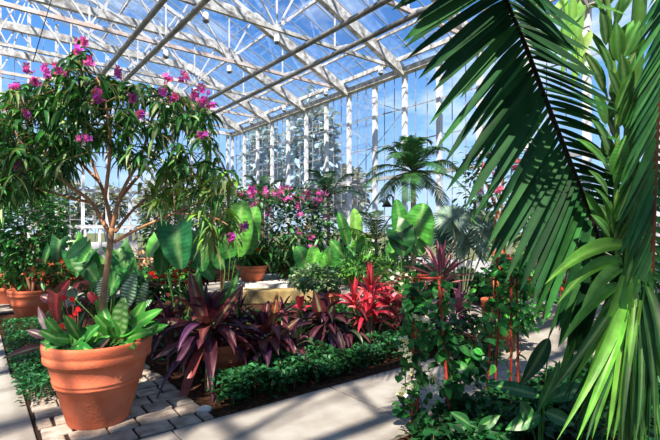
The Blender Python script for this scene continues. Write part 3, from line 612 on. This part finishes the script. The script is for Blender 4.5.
shrub('shrub', 'mixed leafy shrub filling the bed behind the big pot rim', 'shrub', GD(120, 5.8), W(125, 290, 5.8), (.6, .22), 460, .16, .06, [(.04, .18, .04), (.02, .1, .03), (.12, .03, .03)], stems=4, sr=.012)
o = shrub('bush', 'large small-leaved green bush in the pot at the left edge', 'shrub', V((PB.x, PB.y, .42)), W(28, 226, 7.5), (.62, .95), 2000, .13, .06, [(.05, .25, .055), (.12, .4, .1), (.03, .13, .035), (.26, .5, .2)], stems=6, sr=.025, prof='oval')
o = shrub('croton', 'orange and green croton foliage spilling over the left edge pots', 'plant', GD(10, 7.9), W(16, 271, 7.9), (.55, .24), 420, .12, .06, [(.42, .10, .03), (.1, .25, .04), (.04, .17, .03), (.06, .2, .04), (.03, .12, .03)], stems=4, sr=.012, prof='oval')
o = shrub('croton', 'dark red and green croton between the left pot and the big pot', 'plant', GD(62, 6.9), W(58, 272, 6.9), (.36, .2), 340, .13, .06, [(.28, .05, .03), (.04, .17, .04), (.03, .12, .03), (.5, .15, .06)], stems=4, sr=.012, prof='oval')
shrub('shrub', 'pale dried cream flower heads beside the slim tree trunk', 'plant', GD(136, 7.2), W(136, 258, 7.2), (.3, .12), 170, .13, .03, [(.6, .42, .28), (.5, .33, .2), (.65, .5, .36)], stems=4, sr=.01)
shrub('shrub', 'dim green shrub against the far glass wall behind the tree', 'shrub', GD(165, 17), W(168, 225, 17), (1.1, 1.2), 620, .32, .12, [(.04, .13, .05), (.06, .18, .06), (.10, .2, .09)], stems=5, sr=.03)
shrub('shrub', 'dark green shrub at the far left against the back glass wall', 'shrub', GD(25, 16), W(22, 225, 16), (1.5, 1.9), 900, .34, .12, [(.03, .11, .04), (.05, .16, .05)], stems=5, sr=.03)
# palms
palm('palm_tree', 'feather palm with a tall trunk standing before the right glass wall', GD(413, 9.6), W(413, 172, 9.6), 20, 1.15, .34, .03, (.06, .2, .06), trunk_r=.055, droop=.85, nl=36, elo=-.45, ehi=1.5)
palm('palm_tree', 'small dark feather palm with upright fronds left of the sunlit elephant ear', GD(376, 8.0), W(376, 240, 8.0), 9, .75, .24, .028, (.025, .09, .03), trunk_r=.03, nl=18, elo=.25, ehi=1.3)
palm('palm_tree', 'dark palm rising behind the pink-flowered shrub on its right', GD(328, 13), W(328, 196, 13), 9, 1.15, .36, .05, (.03, .11, .05), trunk_r=.06, nl=20, elo=.1)
palm('palm_tree', 'palm with a few thin fronds behind the pink-flowered shrub on its left', GD(262, 14), W(262, 196, 14), 5, 1.0, .32, .05, (.04, .14, .05), trunk_r=.05, nl=16, elo=.5)
palm('palm_tree', 'palm with dark fronds at the left of the far flowering shrub', GD(208, 12), W(212, 190, 12), 9, .95, .3, .045, (.04, .17, .05), trunk_r=.05, nl=18)
def fanpalm(label, base, fans, d, col):
    o = thing('fan_palm', label, 'palm', base)
    for x, y, r, nx_ in fans:
        c = W(x, y, d+R.uniform(-.2, .2)); m = MB(); m.tube(spline([V(base), (V(base)+c)/2+UP*.1, c], 6), .012, (.2, .26, .16), 6); m.build('leaf_stalk', M['leaf'], o)
        n_ = (TOCAM+UP*.6+RT*nx_).normalized(); u = n_.orthogonal().normalized(); w_ = n_.cross(u); m = MB(); rr = r*d/F
        up_ = (UP-n_*UP.dot(n_)).normalized(); sd = n_.cross(up_)
        for k in range(30):
            a = math.radians(-150+300*k/29); dd = up_*math.cos(a)+sd*math.sin(a)
            leaf(m, c, c+dd*rr*.55+n_*.05, c+dd*rr*R.uniform(.9, 1.1)-UP*rr*.12, rr*.13, n_, 'strap', jit(col, .2), 4, fold=.3)
        m.build('fan', M['leaf'], o)
fanpalm('silvery blue-green fan palm in the bed behind the trellises', GD(462, 7.6), [(466, 228, 26, .1), (452, 218, 20, -.3), (482, 222, 22, .4), (470, 246, 24, 0), (488, 240, 22, .3)], 7.6, (.30, .42, .36))
fanpalm('dark green fan palm just left of the silvery fan palm', GD(446, 7.9), [(444, 228, 20, -.2), (436, 240, 18, -.4), (452, 244, 20, .1)], 7.9, (.05, .13, .09))
# bougainvillea behind the near frond
o = shrub('flowering_tree', 'slim tree with orange-brown trunk and pink flowers behind the dark palm frond', 'tree', GD(496, 7.0), W(505, 180, 7.0), (.75, .75), 620, .16, .05, [(.06, .2, .06), (.16, .3, .12), (.03, .12, .04)], stems=5, sr=.028, bark=(.5, .2, .09))
flowers(o, [W(R.uniform(478, 545), R.uniform(138, 195), 6.5+R.uniform(-.3, .3)) for _ in range(20)], r=.06, n=6, petal=.05, cols=((.7, .2, .3), PINK))
shrub('shrub', 'grey-green shrub by the glass at right behind the near palm', 'shrub', GD(560, 8.5), W(560, 225, 8.5), (1.0, .9), 900, .22, .06, [(.1, .22, .1), (.2, .32, .2), (.04, .13, .05)], stems=5, sr=.02)
shrub('shrub', 'leafy shrub low at right beyond the second trellis', 'shrub', GD(545, 7.0), W(545, 268, 7.0), (.75, .3), 520, .14, .06, [(.04, .18, .04), (.08, .28, .06), (.5, .05, .04)], stems=5, sr=.012)
shrub('shrub', 'dense dark shrub at the far right behind the near palm trunk', 'shrub', GD(640, 6.0), W(640, 240, 6.0), (.8, 1.1), 900, .2, .07, [(.02, .1, .03), (.04, .16, .04)], stems=5, sr=.02)
# lantern
p = GD(389, 10.8); o = thing('lantern', 'small black gooseneck lantern beside the sunlit elephant ear', 'lantern', p)
a = W(393, 205, 10.8); m = MB(); m.tube(spline([V((a.x, a.y, 0)), a, W(393, 198, 10.8), W(390, 195, 10.8), W(387, 198, 10.8), W(387, 201, 10.8)], 24), .02, (.02,)*3, 6); m.build('pole', M['black'], o)
q = W(387, 201, 10.8); m = MB(); m.lathe([(.02, .02), (.05, -.02), (.12, -.12), (.12, -.14)], n=14, center=q); m.build('lamp_shade', M['black'], o)

# ------------------------------------------------------------------ trellises with vines
def trellis(label, base, top, hb, ht, rot):
    b = V(base); t = V(top); o = thing('trellis', label, 'trellis', b); cs, sn = math.cos(rot), math.sin(rot); P = []
    for i, j in ((-1, -1), (1, -1), (1, 1), (-1, 1)):
        q = V((i*cs-j*sn, i*sn+j*cs, 0)); m = MB(); a_ = b+q*hb-UP*.05; c_ = t+q*ht
        pts = [a_+(c_-a_)*k/10+rdir()*.004 for k in range(11)]; m.tube(pts, .0105, n=8); m.build('post', M['red'], o); P.append((a_, c_))
    for f_ in (1.0,):
        m = MB()
        for k in range(4):
            a_ = P[k][0]+(P[k][1]-P[k][0])*f_; c_ = P[(k+1) % 4][0]+(P[(k+1) % 4][1]-P[(k+1) % 4][0])*f_; m.tube([a_, c_], .009, n=7)
        m.build('rung', M['red'], o)
    return P
def vine(label, P, n, L, cols, spread=.07, flw=(), zr=(0.02, 1.08), extra=()):
    b = (P[0][0]+P[2][0])/2; b.z = 0; o = thing('vine', label, 'vine', b); sm = MB(); m = MB(); fb = []
    for k, (a_, c_) in enumerate(P):
        pts = [a_+(c_-a_)*(i/30)+V((math.cos(i*.9+k), math.sin(i*.9+k), 0))*.03 for i in range(31)]; sm.tube(pts, .004, (.08, .13, .04), 5); fb += pts
    for e in extra: sm.tube(spline(e, 10), .003, (.1, .15, .05), 5); fb += spline(e, 10)*2
    sm.build('stem', M['leaf'], o)
    for i in range(n):
        p = R.choice(fb)+rdir()*R.uniform(.01, spread)
        if p.z < zr[0] and R.random() < .85: continue
        d = rdir(-.6, .5); cl = jit(R.choice(cols), .35)
        nn = (rdir(0, 1)+TOCAM*.6+UP*.4)
        dleaf(m, p, d, L*R.uniform(.6, 1.2), L*.72*R.uniform(.7, 1.1), cl, .4, 'oval', 4, nrm=nn, fold=.12)
    m.build('foliage', M['leaf'], o)
    if flw: flowers(o, flw, r=.04, n=10, petal=.018, cols=((.75, .72, .55), (.8, .8, .7), (.65, .6, .35)))
T1 = trellis('front dark red metal trellis at the path edge, left of the other', GD(434, 3.2), W(428, 277, 3.2), .135, .085, .55)
vine('dense dark vine with cream flowers on the front trellis', T1, 560, .085, [(.02, .13, .03), (.035, .2, .04), (.05, .27, .05), (.012, .07, .02)], flw=[W(404, 348, 2.86), W(408, 356, 2.86), W(409, 372, 2.86), W(404, 338, 2.9), W(437, 388, 2.84), W(434, 380, 2.84), W(412, 384, 2.85), W(402, 392, 2.85), W(420, 318, 2.9)], spread=.09, extra=[[W(450, 380, 3.1), W(475, 350, 3.1), W(480, 372, 3.1)], [W(415, 300, 3.1), W(407, 330, 3.0), W(405, 400, 3.0)], [W(445, 330, 3.1), W(462, 352, 3.1), W(466, 380, 3.1)]])
T2 = trellis('second red metal trellis further back, right of the front one', GD(502, 3.75), W(507, 258, 3.75), .1, .06, .2)
vine('bright green vine climbing the second trellis', T2, 520, .08, [(.07, .36, .06), (.12, .46, .08), (.04, .24, .05), (.02, .1, .03)], spread=.12, zr=(.62, 2), extra=[[W(505, 270, 3.7), W(525, 262, 3.7), W(538, 290, 3.7), W(532, 325, 3.7)], [W(508, 275, 3.7), W(520, 290, 3.6), W(518, 340, 3.6)], [W(500, 270, 3.7), W(485, 275, 3.7), W(470, 300, 3.8)], [W(498, 300, 3.7), W(480, 340, 3.6), W(488, 372, 3.6)], [W(508, 265, 3.8), W(540, 275, 3.9), W(550, 300, 3.9)]])
o = thing('broad_leaf_plant', 'dark plant with a few long broad leaves in the near bed at lower right', 'plant', GD(540, 2.7))
bz = GD(540, 2.7)
for at, tp, w, c in [((549, 338), (520, 386), 16, (.012, .07, .025)), ((540, 396), (484, 384), 15, (.02, .12, .035)), ((545, 400), (600, 385), 16, (.02, .12, .035)), ((538, 410), (560, 360), 14, (.04, .2, .05)), ((540, 415), (505, 430), 16, (.03, .16, .04)), ((545, 412), (575, 425), 15, (.03, .14, .04)), ((530, 420), (520, 400), 14, (.05, .22, .06)), ((470, 425), (450, 412), 12, (.03, .15, .04)), ((478, 428), (500, 415), 11, (.03, .15, .04))]:
    bigleaf(o, bz, at, tp, w, 2.65, c, 'lance', lobe=0, petr=.006, arch=.1)

shrub('shrub', 'dark leafy shrub on the bed corner between the two red trellises', 'shrub', GD(474, 4.9), W(474, 338, 4.9), (.3, .26), 380, .11, .06, [(.02, .12, .03), (.035, .18, .04), (.015, .08, .025)], stems=5, sr=.01, prof='oval')
shrub('shrub', 'small bright green shrub in front of the tall terracotta pot', 'shrub', GD(515, 5.1), W(514, 308, 5.1), (.26, .28), 260, .1, .06, [(.06, .3, .05), (.04, .2, .04), (.1, .38, .07)], stems=5, sr=.01, prof='oval')
# ------------------------------------------------------------------ the near palm at the right edge
NB = GD(634, 2.05)
npalm = thing('palm_tree', 'near palm at right edge with a huge dark overhanging frond and bright drooping leaflets', 'palm', NB)
m = MB(); m.tube(spline([NB, W(634, 420, 2.05), W(634, 300, 2.05), W(630, 200, 2.05), W(634, 90, 2.0), W(642, -30, 1.95)], 20), [.05-.0012*k for k in range(21)], (.06, .17, .035), 12, c2=(.10, .26, .05)); m.build('trunk', M['leaf'], npalm)
def pxv(dx, dy, dd=0): return RT*dx-UP*dy+FW*dd
def lerp_table(T, t):
    for (a, u), (b, v) in zip(T, T[1:]):
        if a <= t <= b: k = (t-a)/(b-a); return [x+(y-x)*k for x, y in zip(u, v)]
    return T[-1][1]
RA = [W(606, 268, 2.12), W(592, 220, 2.1), W(569, 160, 2.0), W(545, 98, 1.88), W(524, 42, 1.75), W(506, -2, 1.62), W(490, -50, 1.5)]
TLf = [(0, (-38, 112)), (.2, (-52, 118)), (.4, (-75, 118)), (.55, (-78, 105)), (.7, (-88, 98)), (.85, (-98, 72)), (1.01, (-100, 40))]
TRt = [(0, (30, 34)), (.3, (48, 22)), (.6, (66, 34)), (1.01, (66, 74))]
def vecA(t, s, tg):
    v = lerp_table(TLf if s < 0 else TRt, t); return pxv(v[0], v[1], -.12*abs(v[0])), .06
def lenA(t): return .0
fr = bpy.data.objects.new('frond', None); COL.objects.link(fr); fr.parent = npalm; fr['label'] = 'huge dark overhanging frond'
sp = spline(RA, 60); m = MB(); m.tube(sp, [.014-.008*k/60 for k in range(61)], (.025, .018, .02), 8); m.build('rachis', M['gloss'], fr)
m = MB(); NL = 54
for i in range(NL):
    t = .01+.98*i/(NL-1); k = min(59, int(t*60)); p = sp[k]+(sp[k+1]-sp[k])*(t*60-k); dep = (p-V((0, 0, H))).dot(FW); tg = (sp[k+1]-sp[k]).normalized()
    for s in (-1, 1):
        v = lerp_table(TLf if s < 0 else TRt, t); sc_ = dep/F*R.uniform(.82, 1.12); dv = pxv(v[0]*sc_, v[1]*sc_, -.25*abs(v[0])*sc_)+rdir()*.035
        n_ = tg.cross(dv).normalized()*s; cl = jit((.015, .075, .024) if R.random() < .8 else (.04, .17, .045), .35)  # backlit shade of the underside is put into these dark greens
        A_ = p; C_ = p+dv; B_ = (A_+C_)/2+UP*.05*dv.length-pxv(v[0], 0)*.0006*0
        leaf(m, A_, B_, C_, (.044 if s < 0 else .028)*R.uniform(.7, 1.2), n_*.3+TOCAM*.8+rdir()*.25, 'paddle', cl, 7, fold=.16)
m.build('leaflets', M['palm'], fr)
# right edge frond
fr = bpy.data.objects.new('frond', None); COL.objects.link(fr); fr.parent = npalm; fr['label'] = 'frond with reddish midrib at the right edge'
RC = [W(651, 275, 1.9), W(654, 190, 1.85), W(658, 110, 1.8), W(668, 30, 1.75), W(685, -50, 1.7)]
sp = spline(RC, 40); m = MB(); m.tube(sp, [.013-.007*k/40 for k in range(41)], (.16, .05, .03), 8); m.build('rachis', M['gloss'], fr)
m = MB()
for i in range(44):
    t = i/43; k = min(39, int(t*40)); p = sp[k]
    for s in (-1, 1):
        v = (-44, 56+30*(1-t)) if s < 0 else (46, 30); sc_ = 1.8/F*R.uniform(.8, 1.1); dv = pxv(v[0]*sc_, v[1]*sc_, -.05)+rdir()*.02
        leaf(m, p, p+dv*.5+UP*.02, p+dv, .032*R.uniform(.8, 1.2), TOCAM+rdir()*.4, 'blade', jit((.03, .14, .04), .4), 5, fold=.2)
m.build('leaflets', M['palm'], fr)
# bright drooping leaflets, lower right
LEAVES = [  # start, control, end, width px, colour key, depth
    ((625, 246), (590, 240), (544, 285), 26, 1), ((622, 262), (590, 256), (556, 306), 20, 1), ((620, 268), (600, 275), (580, 312), 20, 2), ((618, 285), (592, 295), (558, 348), 18, 1),
    ((622, 290), (600, 320), (568, 378), 16, 2), ((622, 295), (605, 330), (570, 385), 14, 1), ((625, 300), (610, 350), (556, 442), 16, 2), ((626, 305), (612, 360), (575, 445), 16, 2), ((630, 305), (615, 350), (592, 440), 17, 1),
    ((632, 300), (622, 350), (606, 445), 15, 2), ((634, 298), (630, 360), (612, 446), 13, 1), ((638, 300), (640, 360), (630, 445), 12, 0), ((640, 295), (648, 350), (640, 446), 12, 0), ((642, 290), (655, 340), (655, 445), 13, 0),
    ((644, 280), (665, 320), (668, 440), 14, 0), ((630, 310), (600, 390), (585, 446), 12, 0), ((636, 305), (622, 390), (622, 446), 10, 0), ((640, 305), (634, 390), (648, 446), 10, 3), ((646, 300), (652, 380), (662, 446), 12, 3), ((618, 300), (585, 350), (545, 400), 13, 0), ((640, 310), (645, 400), (634, 446), 9, 3)]
KC = [(.025, .11, .03), (.10, .30, .04), (.15, .38, .06), (.04, .18, .035)]
fr = bpy.data.objects.new('frond', None); COL.objects.link(fr); fr.parent = npalm; fr['label'] = 'bright sunlit drooping frond'
m = MB(); m.tube(spline([W(634, 190, 2.0), W(632, 230, 1.9), W(628, 270, 1.85), W(630, 310, 1.85)], 10), .016, (.16, .36, .08), 8); m.build('rachis', M['leaf'], fr)
m = MB()
for a, b, c, w, k in LEAVES:
    d = 1.75+R.uniform(-.1, .1)
    leaf(m, W(a[0], a[1], 1.85), W(b[0], b[1], d), W(c[0], c[1], d-.05), w*.74*d/F, TOCAM+UP*.5+rdir()*.3-RT*.3, 'blade', jit(KC[k], .3), 10, nx=5, fold=.2, vein=mixc(KC[k], (.5, .7, .2), .2))
m.build('leaflets', M['leaf'], fr)
extra = []
for i in range(90):
    x0 = R.uniform(612, 652); y0 = R.uniform(262, 315); x1 = x0+(x0-632)*1.2+R.uniform(-45, 22); y1 = R.uniform(385, 452); extra.append((x0, y0, x1, y1))
m = MB()
for x0, y0, x1, y1 in extra:
    d = 1.85+R.uniform(-.05, .25); k = R.choice([0, 0, 1, 1, 2, 3, 3]); leaf(m, W(x0, y0, d), W((x0*.6+x1*.4), y0*.5+y1*.5, d), W(x1, y1, d+.05), R.uniform(5, 9)*d/F, TOCAM+UP*.3+rdir()*.6, 'blade', jit(KC[k], .35), 7, fold=.25)
m.build('leaflets', M['leaf'], fr)
TOP = W(642, -30, 1.95)
for e_ in (V((.9, 1.6, 3.1)), V((1.6, 2.3, 3.3)), V((.3, .7, 3.2))):  # unseen fronds above the frame, added to cast dappled shade on the path
    def vecU(t, s, tg):
        sd = tg.cross(UP).normalized(); return sd*s*.85+tg*.5-UP*.1, .35
    frond(npalm, [TOP, TOP*.75+e_*.25+UP*.55, TOP*.4+e_*.6+UP*.6, e_+UP*.1], 34, lambda t: .55*math.sin(math.pi*(.15+.8*t))**.6, vecU, .04, (.02, .09, .03), rr=.014, mat='palm')
# strap-leaved climber around the palm trunk
SB = GD(620, 1.92)
sc = thing('strap_leaf_climber', 'upright climber with overlapping glossy pointed leaves against the near palm trunk', 'plant', SB)
m = MB(); m.tube(spline([SB, W(622, 330, 1.92), W(616, 230, 1.92), W(617, 120, 1.9), W(610, 30, 1.88), W(606, -20, 1.85)], 16), .01, (.2, .36, .08), 7); m.build('stem', M['leaf'], sc)
for a, b, w in [((606, 46), (600, 6), 13), ((618, 62), (616, 22), 14), ((611, 80), (599, 44), 13), ((624, 92), (621, 53), 14), ((620, 99), (607, 68), 12), ((608, 126), (594, 98), 13), ((618, 128), (630, 90), 14), ((610, 150), (591, 119), 13), ((607, 167), (575, 138), 11), ((612, 175), (626, 135), 15), ((608, 196), (588, 170), 12), ((612, 215), (594, 188), 13), ((616, 222), (632, 180), 14), ((610, 238), (590, 214), 12), ((618, 245), (640, 206), 12), ((604, 22), (585, -12), 13), ((612, 30), (622, -10), 13), ((618, 175), (638, 150), 11), ((604, 60), (584, 46), 9), ((616, 110), (634, 70), 12), ((622, 60), (640, 20), 13), ((614, 20), (636, -15), 12)]:
    bigleaf(sc, SB, a, b, w, 1.88, jit(R.choice([(.035, .2, .035), (.06, .27, .045), (.02, .12, .03)]), .25), 'lance', lobe=0, pet=False, edge=(.13, .3, .06), mat='leaf', seg=8, nx=5, arch=.15, dt=-.05)
for i in range(34):
    y = R.uniform(-10, 262); x = 612+R.uniform(-8, 20); sgn = R.choice((-1, 1)); l = R.uniform(26, 44)
    bigleaf(sc, SB, (x, y), (x+sgn*R.uniform(3, 24), y-l), R.uniform(11, 15), 1.9+R.uniform(-.02, .1), jit(R.choice([(.025, .15, .03), (.05, .24, .04), (.012, .08, .02)]), .35), 'lance', lobe=0, pet=False, edge=(.13, .3, .06), mat='leaf', seg=8, nx=5, arch=.15, dt=-.05)
up = thing('hanging_vine', 'yellow-green hanging leaves at the top between the dark frond and climber', 'vine', W(575, 0, 1.85))
m = MB(); m.tube(spline([W(585, -30, 1.85), W(578, -5, 1.85), W(568, 20, 1.84), W(566, 40, 1.84)], 8), .004, (.25, .3, .1), 5); m.build('stem', M['leaf'], up)
for a, b, w in [((564, -10), (560, 92), 9), ((572, -10), (568, 45), 10), ((580, 0), (572, 62), 11), ((586, 5), (562, 30), 10), ((588, 6), (628, 16), 8), ((566, 20), (553, 60), 7), ((576, 25), (582, 80), 9), ((570, -5), (548, 20), 8), ((592, 30), (570, 72), 9), ((580, 40), (572, 95), 8)]:
    bigleaf(up, W(575, 0, 1.85), a, b, w, 1.84, jit(R.choice([(.2, .42, .08), (.28, .46, .12), (.10, .33, .06)]), .2), 'lance', lobe=0, pet=False, mat='thin', seg=8, nx=3, arch=.1)

# ------------------------------------------------------------------ trees outside the glass
HZ = [(.34, .46, .62), (.42, .54, .70), (.28, .38, .52), (.5, .6, .75)]  # distance haze is mixed into these blue-grey leaf colours
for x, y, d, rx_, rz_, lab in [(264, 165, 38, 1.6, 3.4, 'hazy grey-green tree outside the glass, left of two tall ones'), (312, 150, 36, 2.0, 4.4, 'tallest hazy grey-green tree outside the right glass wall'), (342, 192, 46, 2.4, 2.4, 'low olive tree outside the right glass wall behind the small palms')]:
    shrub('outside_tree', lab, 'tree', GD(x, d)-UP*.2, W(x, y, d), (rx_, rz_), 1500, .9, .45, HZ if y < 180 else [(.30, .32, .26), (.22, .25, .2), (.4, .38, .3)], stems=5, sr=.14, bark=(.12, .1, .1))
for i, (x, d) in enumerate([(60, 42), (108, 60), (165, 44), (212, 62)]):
    shrub('outside_tree', ['bare hazy tree beyond the far glass wall above the vestibule, leftmost', 'hazy tree beyond the far glass wall behind the tree trunk', 'hazy tree beyond the far glass wall right of the tree trunk', 'hazy tree beyond the corner of the far glass walls'][i], 'tree', GD(x, d)-UP*.2, W(x, 205, d), (2.6, 2.6), 1000, .9, .4, [(.34, .38, .36), (.42, .42, .4), (.25, .29, .27)], stems=6, sr=.12, bark=(.15, .13, .12))  # greyed leaf colours hold painted haze as well

# ------------------------------------------------------------------ light
w = bpy.data.worlds.new('world'); SC.world = w; w.use_nodes = True; nt = w.node_tree; nt.nodes.clear(); N = nt.nodes.new; L = nt.links.new
out = N('ShaderNodeOutputWorld'); bg = N('ShaderNodeBackground'); L(bg.outputs[0], out.inputs[0]); bg.inputs[1].default_value = 1.15
tc = N('ShaderNodeTexCoord'); sx = N('ShaderNodeSeparateXYZ'); L(tc.outputs['Generated'], sx.inputs[0])
rp = N('ShaderNodeValToRGB'); e = rp.color_ramp.elements; e[0].position = 0; e[0].color = (.44, .58, .76, 1); e[1].position = .75; e[1].color = (.04, .165, .46, 1)
k = rp.color_ramp.elements.new(.18); k.color = (.22, .41, .70, 1); k = rp.color_ramp.elements.new(.38); k.color = (.085, .26, .58, 1)
L(sx.outputs['Z'], rp.inputs[0])
mp = N('ShaderNodeMapping'); mp.inputs['Scale'].default_value = (1, 1, 2.6); L(tc.outputs['Generated'], mp.inputs[0])
ns = N('ShaderNodeTexNoise'); ns.inputs['Scale'].default_value = 4.2; ns.inputs['Detail'].default_value = 7; ns.inputs['Roughness'].default_value = .6; L(mp.outputs[0], ns.inputs['Vector'])
cr = N('ShaderNodeValToRGB'); cr.color_ramp.elements[0].position = .5; cr.color_ramp.elements[1].position = .72; cr.color_ramp.elements[1].color = (.6, .6, .6, 1); L(ns.outputs['Fac'], cr.inputs[0])
mx = N('ShaderNodeMix'); mx.data_type = 'RGBA'; L(cr.outputs[0], mx.inputs[0]); L(rp.outputs[0], mx.inputs[6]); mx.inputs[7].default_value = (.72, .77, .84, 1); L(mx.outputs[2], bg.inputs[0])
sl = bpy.data.lights.new('sun', 'SUN'); sl.energy = 6.5; sl.angle = math.radians(.6); sl.color = (1, .94, .84); so = bpy.data.objects.new('sun', sl); COL.objects.link(so)
az = V((-.80, -.60, 0)).normalized(); el = math.radians(50); sd = V((az.x*math.cos(el), az.y*math.cos(el), math.sin(el)))
so.rotation_euler = sd.to_track_quat('Z', 'Y').to_euler(); so.location = sd*30
SC.view_settings.view_transform = 'Standard'; SC.view_settings.look = 'None'; SC.view_settings.exposure = 0.45
SC.view_settings.use_curve_mapping = True
cm = SC.view_settings.curve_mapping; cv = cm.curves[3]
cm.curves[0].points.new(.4, .425); cm.curves[2].points.new(.4, .378); cv.points.new(.22, .195); cv.points.new(.7, .76); cm.update()
SC.render.filter_size = 1.1
SC.cycles.max_bounces = 8; SC.cycles.transparent_max_bounces = 16; SC.cycles.use_denoising = True
